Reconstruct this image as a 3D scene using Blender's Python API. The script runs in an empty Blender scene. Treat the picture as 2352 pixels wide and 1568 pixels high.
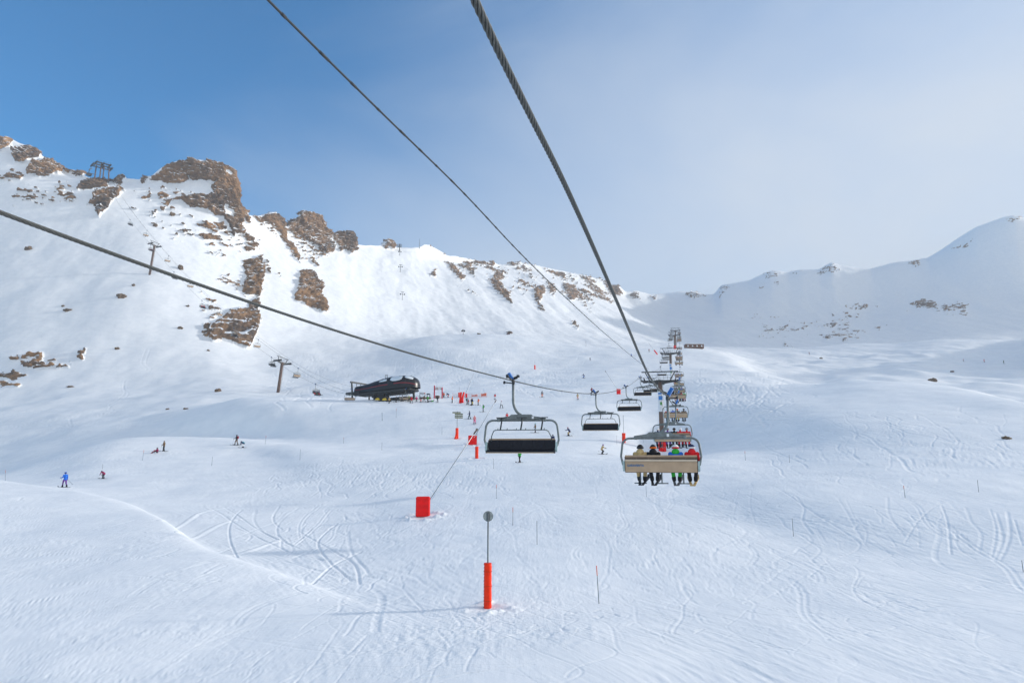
import bpy, bmesh, math, random
import numpy as np
from mathutils import Vector, Matrix
random.seed(7)
rng = np.random.default_rng(7)
S = bpy.context.scene
COL = S.collection

# ------------------------------------------------------------------ camera, world, sun, exposure
F = 1568.0                       # focal length in units of a 2352-wide picture (24 mm lens)
PITCH = math.atan((1040 - 784) / F)
cam_d = bpy.data.cameras.new('camera')
cam_d.lens = 24.0
cam_d.sensor_width = 36.0
cam_d.clip_start = 0.1
cam_d.clip_end = 6000
cam = bpy.data.objects.new('camera', cam_d)
COL.objects.link(cam)
cam.rotation_euler = (math.pi / 2 + PITCH, 0, 0)
S.camera = cam

SUN_EL = math.radians(15.6)
SUN_TO = Vector((math.cos(SUN_EL) * 0.973, math.cos(SUN_EL) * 0.230, math.sin(SUN_EL)))
sun_d = bpy.data.lights.new('sun', 'SUN')
sun_d.energy = 2.35
sun_d.angle = math.radians(1.5)
sun_d.color = (1.0, 0.93, 0.84)
sun = bpy.data.objects.new('sun', sun_d)
COL.objects.link(sun)
sun.rotation_euler = SUN_TO.to_track_quat('Z', 'Y').to_euler()

S.view_settings.view_transform = 'Standard'
S.view_settings.look = 'None'
S.view_settings.gamma = 1
S.view_settings.exposure = 0.82
S.cycles.max_bounces = 5
S.cycles.diffuse_bounces = 2
S.cycles.volume_bounces = 0
HAZE = 0.00030

VEIL = (0.747, 0.445, -0.495)
W = bpy.data.worlds.new('World')
S.world = W
W.use_nodes = True
nt = W.node_tree
nt.nodes.clear()
def wn(t, **k):
    n = nt.nodes.new(t)
    for a, b in k.items():
        setattr(n, a, b)
    return n
out = wn('ShaderNodeOutputWorld')
bg = wn('ShaderNodeBackground')
bg.inputs['Strength'].default_value = 0.15
sky = wn('ShaderNodeTexSky', sky_type='NISHITA', sun_disc=False, sun_elevation=SUN_EL,
         sun_rotation=math.atan2(SUN_TO.x, SUN_TO.y), altitude=2400, air_density=1.0, dust_density=0.3, ozone_density=1.5)
tc = wn('ShaderNodeTexCoord')
mp = wn('ShaderNodeMapping')
mp.inputs['Scale'].default_value = (1.0, 1.0, 2.0)
mp.inputs['Rotation'].default_value = (0.0, math.radians(35), 0.3)
noi = wn('ShaderNodeTexNoise')
noi.inputs['Scale'].default_value = 1.7
noi.inputs['Detail'].default_value = 7
noi.inputs['Roughness'].default_value = 0.52
noi.inputs['Distortion'].default_value = 0.4
nt.links.new(tc.outputs['Generated'], mp.inputs['Vector'])
nt.links.new(mp.outputs['Vector'], noi.inputs['Vector'])
# thin veil of high cloud: open blue on one side, thickening towards the sun's side
dot = wn('ShaderNodeVectorMath', operation='DOT_PRODUCT')
dot.inputs[1].default_value = VEIL
nt.links.new(tc.outputs['Generated'], dot.inputs[0])
ad = wn('ShaderNodeMath', operation='MULTIPLY_ADD')
ad.inputs[1].default_value = 0.60
nt.links.new(noi.outputs['Fac'], ad.inputs[0])
nt.links.new(dot.outputs['Value'], ad.inputs[2])
def step(a, b, top):
    r = wn('ShaderNodeMapRange', interpolation_type='SMOOTHSTEP')
    r.inputs['From Min'].default_value = a
    r.inputs['From Max'].default_value = b
    r.inputs['To Max'].default_value = top
    nt.links.new(ad.outputs[0], r.inputs['Value'])
    return r.outputs['Result']
veil = wn('ShaderNodeMath', operation='ADD')
nt.links.new(step(0.17, 0.52, 0.34), veil.inputs[0])
nt.links.new(step(0.34, 1.02, 0.62), veil.inputs[1])
clr = wn('ShaderNodeVectorMath', operation='DOT_PRODUCT')
clr.inputs[1].default_value = Vector((-0.6, 0.75, 0.25)).normalized()
nt.links.new(tc.outputs['Generated'], clr.inputs[0])
beh = wn('ShaderNodeMapRange', interpolation_type='SMOOTHSTEP')
beh.inputs['From Min'].default_value = 0.50; beh.inputs['From Max'].default_value = 0.0
nt.links.new(clr.outputs['Value'], beh.inputs['Value'])
vmx = wn('ShaderNodeMath', operation='MAXIMUM')
nt.links.new(veil.outputs[0], vmx.inputs[0]); nt.links.new(beh.outputs['Result'], vmx.inputs[1])
veil = vmx
tint = wn('ShaderNodeVectorMath', operation='MULTIPLY')
tint.inputs[1].default_value = (0.05, 0.58, 0.86)
nt.links.new(sky.outputs['Color'], tint.inputs[0])
mix = wn('ShaderNodeMix', data_type='RGBA')
nt.links.new(veil.outputs[0], mix.inputs['Factor'])
nt.links.new(tint.outputs['Vector'], mix.inputs['A'])
# the veil glows around the sun (which stands outside the picture, to the right)
sd = wn('ShaderNodeVectorMath', operation='DOT_PRODUCT')
sd.inputs[1].default_value = SUN_TO
nt.links.new(tc.outputs['Generated'], sd.inputs[0])
mx0 = wn('ShaderNodeMath', operation='MAXIMUM'); mx0.inputs[1].default_value = 0.0
nt.links.new(sd.outputs['Value'], mx0.inputs[0])
pw = wn('ShaderNodeMath', operation='POWER'); pw.inputs[1].default_value = 70.0
nt.links.new(mx0.outputs[0], pw.inputs[0])
gl = wn('ShaderNodeMath', operation='MULTIPLY_ADD'); gl.inputs[1].default_value = 9.0; gl.inputs[2].default_value = 1.0
nt.links.new(pw.outputs[0], gl.inputs[0])
cl = wn('ShaderNodeVectorMath', operation='SCALE')
cl.inputs[0].default_value = (2.76, 2.98, 3.26)
nt.links.new(gl.outputs[0], cl.inputs['Scale'])
nt.links.new(cl.outputs['Vector'], mix.inputs['B'])
nt.links.new(mix.outputs['Result'], bg.inputs['Color'])
nt.links.new(bg.outputs['Background'], out.inputs['Surface'])

# ------------------------------------------------------------------ helpers
def tag(o, label=None, cat=None, group=None, kind=None):
    if label: o['label'] = label
    if cat: o['category'] = cat
    if group: o['group'] = group
    if kind: o['kind'] = kind
    return o

def thing(name, label, cat, loc=(0, 0, 0), rotz=0.0, group=None):
    o = bpy.data.objects.new(name, None)
    o.empty_display_size = 0.3
    COL.objects.link(o)
    o.location = loc
    o.rotation_euler = (0, 0, rotz)
    return tag(o, label, cat, group)

def copy_tree(o, parent=None):
    c = o.copy()
    COL.objects.link(c)
    if parent is not None:
        c.parent = parent
    for ch in list(o.children):
        copy_tree(ch, c)
    return c

MATS = {}
def mat(name, col, rough=0.6, metal=0.0, var=0.15, scale=6.0, bump=0.0, spec=0.5):
    if name in MATS:
        return MATS[name]
    m = bpy.data.materials.new(name)
    m.use_nodes = True
    n = m.node_tree
    b = n.nodes['Principled BSDF']
    b.inputs['Roughness'].default_value = rough
    b.inputs['Metallic'].default_value = metal
    b.inputs['Specular IOR Level'].default_value = spec if rough < .5 or metal else min(spec, .25)
    t = n.nodes.new('ShaderNodeTexCoord')
    no = n.nodes.new('ShaderNodeTexNoise')
    no.inputs['Scale'].default_value = scale
    no.inputs['Detail'].default_value = 5
    n.links.new(t.outputs['Object'], no.inputs['Vector'])
    r = n.nodes.new('ShaderNodeValToRGB')
    r.color_ramp.elements[0].position = 0.3
    r.color_ramp.elements[1].position = 0.7
    r.color_ramp.elements[0].color = (*[c * (1 - var) for c in col], 1)
    r.color_ramp.elements[1].color = (*[min(1, c * (1 + var)) for c in col], 1)
    n.links.new(no.outputs['Fac'], r.inputs['Fac'])
    n.links.new(r.outputs['Color'], b.inputs['Base Color'])
    if bump:
        bp = n.nodes.new('ShaderNodeBump')
        bp.inputs['Strength'].default_value = bump
        bp.inputs['Distance'].default_value = 0.02
        n.links.new(no.outputs['Fac'], bp.inputs['Height'])
        n.links.new(bp.outputs['Normal'], b.inputs['Normal'])
    MATS[name] = m
    return m

class MB:
    def __init__(s):
        s.v, s.f, s.sm, s.mi = [], [], [], []
    def add(s, vs, fs, smooth=False, mi=0):
        o = len(s.v)
        s.v += [tuple(v) for v in vs]
        s.f += [tuple(i + o for i in f) for f in fs]
        s.sm += [smooth] * len(fs)
        s.mi += [mi] * len(fs)
        return s
    def box(s, c, size, R=None, mi=0, bev=0.0):
        hx, hy, hz = size[0] / 2, size[1] / 2, size[2] / 2
        c = Vector(c)
        if bev:
            b = bev
            vs = []
            for sx in (-1, 1):
                for sy in (-1, 1):
                    for sz in (-1, 1):
                        vs += [(sx * (hx - b), sy * (hy - b), sz * hz), (sx * (hx - b), sy * hy, sz * (hz - b)), (sx * hx, sy * (hy - b), sz * (hz - b))]
            bm = bmesh.new()
            for v in vs: bm.verts.new(v)
            bmesh.ops.convex_hull(bm, input=bm.verts)
            bm.verts.index_update()
            vs = [v.co.copy() for v in bm.verts]
            fs = [[v.index for v in f.verts] for f in bm.faces]
            bm.free()
        else:
            vs = [Vector((x, y, z)) for x in (-hx, hx) for y in (-hy, hy) for z in (-hz, hz)]
            fs = [(0, 1, 3, 2), (4, 6, 7, 5), (0, 4, 5, 1), (2, 3, 7, 6), (0, 2, 6, 4), (1, 5, 7, 3)]
        vs = [(R @ Vector(v) if R else Vector(v)) + c for v in vs]
        return s.add(vs, fs, False, mi)
    def bar(s, a, b, w, h, up=(0, 0, 1), mi=0):
        a, b = Vector(a), Vector(b)
        d = (b - a)
        L = d.length
        y = d.normalized()
        x = y.cross(Vector(up))
        if x.length < 1e-5: x = y.cross(Vector((1, 0, 0)))
        x.normalize()
        z = x.cross(y)
        R = Matrix((x, y, z)).transposed()
        return s.box((a + b) / 2, (w, L, h), R, mi)
    def tube(s, pts, r, n=8, caps=True, mi=0, smooth=True):
        pts = [Vector(p) for p in pts]
        N = len(pts)
        rs = [r] * N if not hasattr(r, '__len__') else list(r)
        vs, fs = [], []
        t0 = (pts[1] - pts[0]).normalized()
        a = t0.cross(Vector((0, 0, 1)))
        if a.length < 0.05: a = t0.cross(Vector((1, 0, 0)))
        a.normalize()
        for i in range(N):
            if i == 0: t = pts[1] - pts[0]
            elif i == N - 1: t = pts[-1] - pts[-2]
            else: t = (pts[i + 1] - pts[i]).normalized() + (pts[i] - pts[i - 1]).normalized()
            t.normalize()
            a = (a - t * a.dot(t)).normalized()
            b = t.cross(a)
            for k in range(n):
                w = 2 * math.pi * k / n
                vs.append(pts[i] + (a * math.cos(w) + b * math.sin(w)) * rs[i])
        for i in range(N - 1):
            for k in range(n):
                k2 = (k + 1) % n
                fs.append((i * n + k, i * n + k2, (i + 1) * n + k2, (i + 1) * n + k))
        s.add(vs, fs, smooth, mi)
        if caps:
            s.add(vs[:n], [tuple(range(n))[::-1]], False, mi)
            s.add(vs[-n:], [tuple(range(n))], False, mi)
        return s
    def rod(s, a, b, r, n=8, mi=0):
        return s.tube([a, b], r, n, True, mi)
    def ell(s, c, r, nu=14, nv=9, R=None, mi=0, zmin=-1.0):
        c = Vector(c)
        if not hasattr(r, '__len__'): r = (r, r, r)
        vs, fs = [], []
        ph0 = math.acos(max(-1, min(1, -zmin)))
        for j in range(nv + 1):
            ph = ph0 + (math.pi - ph0) * j / nv
            for i in range(nu):
                th = 2 * math.pi * i / nu
                p = Vector((math.sin(ph) * math.cos(th) * r[0], math.sin(ph) * math.sin(th) * r[1], -math.cos(ph) * r[2]))
                vs.append((R @ p if R else p) + c)
        for j in range(nv):
            for i in range(nu):
                i2 = (i + 1) % nu
                fs.append((j * nu + i, j * nu + i2, (j + 1) * nu + i2, (j + 1) * nu + i))
        return s.add(vs, fs, True, mi)
    def prism(s, pts, vec, mi=0):
        pts = [Vector(p) for p in pts]
        v = Vector(vec)
        n = len(pts)
        vs = pts + [p + v for p in pts]
        fs = [tuple(range(n))[::-1], tuple(range(n, 2 * n))]
        for i in range(n):
            j = (i + 1) % n
            fs.append((i, j, n + j, n + i))
        return s.add(vs, fs, False, mi)
    def mesh(s, name, mats):
        me = bpy.data.meshes.new(name)
        me.from_pydata(s.v, [], s.f)
        for m in (mats if isinstance(mats, (list, tuple)) else [mats]):
            me.materials.append(m)
        me.polygons.foreach_set('use_smooth', s.sm)
        me.polygons.foreach_set('material_index', s.mi)
        me.update()
        bm = bmesh.new(); bm.from_mesh(me)
        bmesh.ops.remove_doubles(bm, verts=bm.verts, dist=1e-5)
        bmesh.ops.recalc_face_normals(bm, faces=bm.faces)
        bm.to_mesh(me); bm.free()
        return me
    def build(s, name, mats, parent=None, loc=None):
        o = bpy.data.objects.new(name, s.mesh(name, mats))
        COL.objects.link(o)
        if parent: o.parent = parent
        if loc is not None: o.location = loc
        return o

def ray(px, py):
    xc, yc = (px - 1176) / F, (784 - py) / F
    return (xc, math.cos(PITCH) - math.sin(PITCH) * yc, math.sin(PITCH) + math.cos(PITCH) * yc)

def P(px, py, Y):
    d = ray(px, py)
    k = Y / d[1]
    return (d[0] * k, Y, d[2] * k)

def proj(x, y, z):
    c, s_ = math.cos(PITCH), math.sin(PITCH)
    zc = y * c + z * s_
    yc = -y * s_ + z * c
    return 1176 + F * x / zc, 784 - F * yc / zc

def pchip_rows(K, v):
    """K: (k, n) knot values with unit spacing; v: (m,) parameters -> (m, n), monotone cubic."""
    d = np.diff(K, axis=0)
    m = np.zeros_like(K)
    a, b = d[:-1], d[1:]
    ok = (a * b) > 0
    m[1:-1] = np.where(ok, 2 * a * b / np.where(ok, a + b, 1), 0)
    m[0], m[-1] = d[0], d[-1]
    i = np.clip(v.astype(int), 0, K.shape[0] - 2)
    t = (v - i)[:, None]
    h00 = 2 * t**3 - 3 * t**2 + 1; h10 = t**3 - 2 * t**2 + t
    h01 = -2 * t**3 + 3 * t**2;    h11 = t**3 - t**2
    return h00 * K[i] + h10 * m[i] + h01 * K[i + 1] + h11 * m[i + 1]

# gradient noise
_pm = np.arange(256); np.random.default_rng(3).shuffle(_pm); _pm = np.concatenate([_pm, _pm, _pm])
_gr = np.random.default_rng(4).normal(size=(256, 3)).astype(np.float32)
_gr /= np.linalg.norm(_gr, axis=1)[:, None]
def perlin(x, y, z):
    x = np.asarray(x, np.float32); y = np.asarray(y, np.float32); z = np.asarray(z, np.float32) + np.zeros_like(x)
    xi, yi, zi = np.floor(x).astype(np.int32), np.floor(y).astype(np.int32), np.floor(z).astype(np.int32)
    xf, yf, zf = x - xi, y - yi, z - zi
    u, v, w = [t * t * t * (t * (t * 6 - 15) + 10) for t in (xf, yf, zf)]
    xi &= 255; yi &= 255; zi &= 255
    def g(dx, dy, dz):
        h = _pm[_pm[_pm[xi + dx] + yi + dy] + zi + dz]
        q = _gr[h]
        return q[..., 0] * (xf - dx) + q[..., 1] * (yf - dy) + q[..., 2] * (zf - dz)
    l = lambda a, b, t: a + (b - a) * t
    return l(l(l(g(0,0,0), g(1,0,0), u), l(g(0,1,0), g(1,1,0), u), v), l(l(g(0,0,1), g(1,0,1), u), l(g(0,1,1), g(1,1,1), u), v), w) * 1.5
def fbm(x, y, z, o=4, gain=0.5):
    r, a = 0, 1.0
    for i in range(o):
        r = r + a * perlin(x, y, z)
        x, y, z, a = x * 2.03 + 17.1, y * 2.03 + 5.3, z * 2.03 + 9.7, a * gain
    return r
def ridged(x, y, z, o=4, gain=0.55):
    r, a = 0, 1.0
    for i in range(o):
        r = r + a * (1 - 2 * np.abs(perlin(x, y, z)))
        x, y, z, a = x * 2.07 + 11.1, y * 2.07 + 3.3, z * 2.07 + 7.7, a * gain
    return r
def sst(a, b, x):
    t = np.clip((x - a) / (b - a), 0, 1)
    return t * t * (3 - 2 * t)
# ------------------------------------------------------------------ terrain: a loft through contour lines of the valley
APEX = 12.0
def G(px, py, z):
    return (px, py, -z * F / (py - 900.0))
def YM(Y):
    return Y if Y < 190 else 190 + (Y - 190) * 1.25
RIDGE = [(-500,300,440),(0,318,440),(25,319,440),(45,330,440),(75,338,440),(88,355,440),(110,369,440),(130,377,440),(140,393,440),(165,395,440),(185,400,440),
 (200,412,438),(240,419,436),(265,415,438),(290,412,440),(320,416,442),(345,410,444),(370,388,446),(390,378,448),(410,372,450),(450,368,450),(500,374,450),(523,382,450),
 (531,402,450),(541,432,450),(549,462,450),(558,482,452),(570,497,462),(590,501,490),(610,495,505),(630,488,510),(643,493,512),(652,518,518),(663,527,525),(680,505,540),(700,495,548),
 (720,492,552),(742,507,556),(752,528,560),(760,546,566),(774,540,570),(785,536,574),(808,535,576),(817,562,585),(840,566,600),(875,567,630),(881,561,640),(890,555,642),(900,560,645),
 (905,571,650),(940,572,660),(962,570,665),(985,557,670),(1005,559,680),(1030,570,700),(1050,576,730),(1056,589,750),(1080,595,780),(1100,602,800),(1130,602,815),(1150,610,830),(1180,606,845),
 (1200,604,855),(1240,614,880),(1270,619,895),(1320,630,920),(1365,640,945),(1390,645,955),(1402,655,962),(1425,659,970),(1436,672,985),(1460,670,1010),(1490,678,1040),(1530,678,1055),
 (1560,673,1060),(1590,673,1050),(1620,681,1035),(1640,681,1010),(1655,660,985),(1680,655,965),(1720,648,940),(1740,638,925),(1770,625,910),(1790,625,905),(1810,629,900),(1840,622,890),
 (1880,622,880),(1910,605,876),(1930,611,872),(1970,617,866),(2000,619,862),(2050,607,854),(2100,600,846),(2130,595,838),(2160,578,830),(2200,550,818),(2240,525,806),(2280,510,796),
 (2310,500,790),(2330,497,786),(2352,503,782),(2450,520,770),(2800,470,760)]
LAY = [
 [G(-900,1600,-9.5),G(0,1590,-9.6),G(400,1600,-9.6),G(800,1600,-9.6),G(1200,1600,-9.6),G(1700,1600,-9.8),G(2352,1600,-9.8),G(3300,1600,-9.8)],
 [G(-700,1075,-8.7),G(0,1105,-9.3),G(130,1120,-9.6),G(200,1137,-9.7),G(330,1172,-9.8),G(440,1258,-9.9),G(560,1305,-9.9),G(720,1345,-9.9),G(800,1375,-9.9),G(950,1420,-9.9),G(1120,1440,-9.9),G(1400,1440,-9.9),G(1700,1430,-10),G(2352,1420,-10.2),G(3100,1420,-10.3)],
 [G(-600,1120,-10.6),G(0,1114,-11),G(130,1124,-11),G(200,1139,-11.3),G(330,1176,-11.7),G(440,1240,-11.3),G(560,1282,-10.8),G(720,1328,-10.35),G(800,1357,-10.15),G(950,1395,-9.98),G(1120,1398,-9.98),G(1400,1390,-10.2),G(1700,1380,-10.3),G(2352,1370,-10.5),G(3000,1370,-10.5)],
 [G(-600,1115,-12),G(0,1112,-12),G(130,1118,-11.8),G(200,1122,-11.8),G(400,1160,-12.0),G(600,1200,-12.2),G(800,1210,-11.8),G(1000,1195,-11.2),G(1200,1190,-11),G(1400,1190,-11),G(1560,1180,-11),G(1700,1215,-10.9),G(1900,1265,-10.7),G(2100,1285,-10.6),G(2352,1300,-10.5),G(3000,1330,-10.3)],
 [G(-600,1115,-13),G(0,1105,-12.7),G(130,1100,-12.1),G(200,1090,-11.7),G(400,1090,-11.9),G(600,1082,-11.8),G(700,1112,-11.9),G(900,1120,-11.6),G(1100,1125,-11.2),G(1300,1120,-10.9),G(1450,1110,-10.5),G(1560,1105,-10.4),G(1700,1120,-9.9),G(1900,1150,-9.5),G(2100,1162,-9.3),G(2352,1175,-9.2),G(3000,1200,-9)],
 [G(-600,1118,-14),G(0,1098,-13.3),G(140,1078,-12.3),G(200,1062,-11.3),G(400,1050,-11.2),G(600,1050,-11.5),G(700,1065,-10.9),G(900,1062,-10.6),G(1100,1060,-10.4),G(1300,1065,-10.2),G(1450,1070,-10),G(1560,1067,-10.2),G(1700,1047,-9.9),G(1900,1082,-9.2),G(2100,1120,-9.1),G(2352,1142,-9.1),G(3000,1170,-9.0)],
 [(-500,1125,150),(0,1090,115),(140,1042,125),(233,1011,132),(333,1002,138),(433,1003,140),(500,1007,138),(610,1017,132),(667,1026,128),(800,1035,122),(950,1040,120),(1100,1035,122),(1300,1035,120),(1450,1043,122),(1517,1055,139),(1600,1036,132),(1700,1016,126),(1900,1012,106),(2100,1022,94),(2352,1026,88),(2900,1020,88)],
 [(-500,1105,190),(0,1083,150),(140,1041,165),(233,1015,170),(333,1008,172),(433,1008,172),(500,1010,168),(610,1013,158),(667,1012,150),(800,1008,145),(950,1000,142),(1100,1005,140),(1300,1005,140),(1450,1014,141),(1517,1024,153),(1600,995,148),(1700,978,138),(1900,972,118),(2100,982,106),(2352,990,98),(2900,985,98)],
 [(-500,1060,215),(0,1020,205),(200,990,198),(353,985,190),(450,962,184),(520,940,182),(600,922,182),(650,924,183),(784,928,183),(900,929,180),(1000,935,174),(1100,940,168),(1250,935,172),(1400,940,165),(1500,950,170),(1600,938,166),(1700,928,158),(1900,928,140),(2100,935,126),(2200,950,118),(2352,964,110),(2900,965,109)],
 [(-500,1000,240),(0,965,235),(200,948,232),(350,940,230),(450,930,228),(530,918,232),(600,912,240),(640,907,255),(700,914,225),(800,917,218),(900,914,215),(1000,912,215),(1100,905,215),(1250,895,225),(1400,890,225),(1500,895,215),(1600,890,205),(1700,885,205),(1769,880,210),(1822,882,205),(1889,884,195),(1952,874,185),(2036,883,172),(2136,893,158),(2202,896,148),(2269,904,138),(2312,916,130),(2353,931,122),(2800,1010,112)],
 [(-500,930,290),(0,905,275),(200,895,275),(350,890,278),(500,880,280),(640,885,295),(760,880,290),(900,870,285),(1050,860,280),(1228,849,300),(1350,845,300),(1450,845,290),(1600,848,280),(1686,848,278),(1719,851,280),(1769,867,250),(1822,885,235),(1889,890,240),(1952,884,240),(2036,892,225),(2136,900,215),(2202,905,210),(2312,922,205),(2353,930,205),(2800,940,205)],
 [(-500,860,315),(0,820,300),(200,810,305),(350,805,310),(500,810,318),(600,815,335),(700,810,350),(800,800,365),(880,794,375),(960,771,385),(1060,765,390),(1166,766,390),(1230,778,385),(1280,789,378),(1350,800,370),(1480,803,365),(1580,797,375),(1609,799,380),(1659,801,385),(1686,819,350),(1719,843,325),(1769,872,300),(1822,880,290),(1889,880,290),(1952,870,290),(2036,865,280),(2136,870,270),(2202,876,262),(2312,882,255),(2353,887,255),(2800,900,250)],
 [(-500,740,335),(0,690,335),(200,680,340),(345,655,352),(450,670,362),(560,700,375),(650,730,385),(760,750,400),(880,770,420),(960,777,430),(1060,774,440),(1166,774,440),(1230,784,440),(1280,792,440),(1350,803,430),(1480,806,415),(1580,800,420),(1609,802,420),(1659,804,420),(1686,815,415),(1719,822,410),(1769,830,380),(1822,845,360),(1889,848,350),(1952,845,345),(2036,840,335),(2100,841,325),(2156,848,315),(2219,866,295),(2300,867,290),(2353,858,295),(2480,850,300),(2800,560,370),(3200,500,390)],  # right-end nodes, also in the next rows: unseen hill added to shade the valley
 [(-500,600,375),(0,560,375),(200,560,380),(345,600,372),(450,610,385),(560,640,400),(650,660,415),(760,680,440),(880,700,480),(960,715,500),(1060,725,520),(1166,730,540),(1230,740,550),(1280,750,550),(1350,765,550),(1480,795,520),(1580,799,500),(1609,801,500),(1659,803,490),(1719,808,470),(1769,812,440),(1822,815,430),(1889,818,420),(1952,818,410),(2036,822,390),(2100,833,360),(2156,840,350),(2219,850,340),(2300,848,335),(2353,845,335),(2480,835,340),(2800,530,395),(3200,470,410)],
 [(-500,450,405),(0,420,405),(140,440,408),(235,460,408),(345,500,405),(450,520,415),(560,560,430),(650,600,450),(760,620,480),(880,640,540),(960,645,570),(1060,655,610),(1166,665,640),(1230,675,660),(1280,690,670),(1350,715,680),(1430,755,650),(1480,778,620),(1530,792,580),(1580,797,540),(1609,797,530),(1659,797.7,525),(1712,797.7,520),(1742,803,510),(1802,799,500),(1889,796,490),(1952,791,480),(1996,789,470),(2052,793,460),(2102,788,450),(2162,776,445),(2236,781,440),(2353,783,430),(2500,775,430),(2800,620,430),(3200,560,440)],
 [(-500,370,425),(0,360,420),(140,410,422),(235,425,422),(345,440,425),(450,440,430),(520,470,435),(560,520,440),(650,550,490),(760,570,530),(880,600,590),(960,605,620),(1060,620,690),(1166,635,740),(1230,645,760),(1350,675,800),(1430,715,780),(1480,755,720),(1530,780,680),(1580,798,640),(1609,801,620),(1659,803,600),(1742,807,600),(1802,804,600),(1889,801,600),(1996,796,590),(2102,796,580),(2162,786,570),(2236,789,560),(2353,791,550),(2800,800,550)],
 [(-500,330,435),(0,330,432),(75,352,432),(140,400,432),(235,421,430),(345,422,432),(410,398,438),(470,390,440),(520,415,442),(560,492,446),(590,503,475),(640,503,500),(670,530,520),(720,510,540),(760,552,560),(818,568,580),(880,574,620),(960,580,650),(1060,600,760),(1166,615,820),(1230,622,850),(1350,650,900),(1430,690,950),(1480,715,900),(1530,728,860),(1580,738,800),(1659,738,750),(1802,730,750),(1996,725,740),(2162,695,720),(2353,680,690),(2800,650,680)],
 RIDGE]
NROW = [14,190,60,110,90,40,45,30,55,40,40,50,60,60,85,60,80,70,16]
tcol = np.concatenate([np.linspace(-1.35,-0.80,70,endpoint=False), np.linspace(-0.80,0.80,1360), np.linspace(0.80,1.35,71)[1:]])
NC = len(tcol)
LY, LZ = [], []
LY.append(np.full(NC, -8.0)); LZ.append(np.full(NC, -8.2))
for k, nodes in enumerate(LAY):
    pts = np.array([P(a, b, YM(c)) for a, b, c in nodes])
    tt = pts[:, 0] / (pts[:, 1] + APEX)
    o = np.argsort(tt)
    y_, z_ = np.interp(tcol, tt[o], pts[o, 1]), np.interp(tcol, tt[o], pts[o, 2])
    sg = 2.0 if nodes is RIDGE else (9.0 if k == len(LAY) - 2 else 22.0)
    if k in (1, 2): sg = 14.0
    kr = np.exp(-0.5 * (np.arange(-60, 61) / sg) ** 2); kr /= kr.sum()
    sm_ = lambda a: np.convolve(np.pad(a, 60, mode='edge'), kr, 'valid')
    LY.append(sm_(y_)); LZ.append(sm_(z_))
LY.append(LY[-1] + 150); LZ.append(LZ[-1] - 90)
LY, LZ = np.array(LY), np.array(LZ)
for k in range(1, len(LY)):
    LY[k] = np.maximum(LY[k], LY[k - 1] + 1.2)
vpar = np.concatenate([k + np.arange(n) / n for k, n in enumerate(NROW)] + [[len(NROW)]])
SEG = vpar.astype(int)
TY, TZ = pchip_rows(LY, vpar), pchip_rows(LZ, vpar)
NR = len(vpar)
TX = tcol[None, :] * (TY + APEX)
# image coordinates of the undisturbed surface, used to find which slope is which
c_, s_ = math.cos(PITCH), math.sin(PITCH)
_zc = TY * c_ + TZ * s_
UX = 1176 + F * TX / np.maximum(_zc, 1)
UY = 784 - F * (-TY * s_ + TZ * c_) / np.maximum(_zc, 1)

# --- snow undulation
far = sst(250, 600, TY)
edge = sst(0.0, 30.0, TY)
rid_w = np.clip((vpar - (len(NROW) - 1.6)) / 0.6, 0, 1)[:, None]      # keep the skyline where it is
dz = fbm(TX / 26, TY / 26, 0.0, 3) * 0.35 * edge * (1 - far)
dz += fbm(TX / 75, TY / 75, 4.0, 3) * (1.0 * sst(80, 250, TY)) * (1 - 0.75 * rid_w)
dz += fbm(TX / 9, TY / 14, 8.0, 3) * 0.10 * edge * (1 - far)
dz += fbm(TX / 42, TY / 42, 21.0, 3) * 2.6 * sst(140, 230, TY) * (1 - sst(430, 520, TY)) * sst(0.22, 0.36, tcol)[None, :]
dz += fbm(TX / 34, TY / 34, 23.0, 3) * 1.1 * sst(120, 200, TY) * (1 - sst(380, 460, TY)) * (1 - sst(0.1, 0.25, tcol)[None, :])
# furrows running down the mountain flanks
mt = sst(330, 480, TY)
flow = fbm(TX / 38 + TY / 160, TY / 150 - TX / 300, TZ / 150, 4)
dz += flow * (1.0 + 0.9 * sst(450, 620, TY)) * mt * (1 - 0.8 * rid_w)
dz += fbm(TX / 14, TY / 14, TZ / 20, 3) * 0.45 * mt * (1 - 0.5 * rid_w)
# wind-packed crust on the near bank: short drawn-out ripples
bank = sst(-0.08, -0.35, tcol)[None, :] * (1 - sst(60, 95, TY)) * sst(8, 14, TY) * np.ones_like(TY)
bl = np.where(vpar[:, None] < 2.2, bank, 0)
bl = bl * (0.5 + 0.5 * sst(-0.2, 0.4, fbm(TX / 6, TY / 6, 2.0, 2)))
ca, sa = math.cos(0.45), math.sin(0.45)
rx, ry = TX * ca + TY * sa, -TX * sa + TY * ca
dz += bl * (ridged(rx / 4.6 + fbm(TX / 3, TY / 3, 9.0, 2) * .5, ry / 0.9, 1.0, 3) * 0.012 + fbm(rx / 1.2, ry / 0.35, 5.0, 2) * 0.012)
crumb = sst(0.05, 0.6, fbm(TX / 5, TY / 5, 31.0, 3)) * (1 - sst(60, 95, TY)) * sst(8, 14, TY)
dz += crumb * (fbm(TX / 0.42, TY / 0.55, 33.0, 3) * 0.020)
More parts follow.
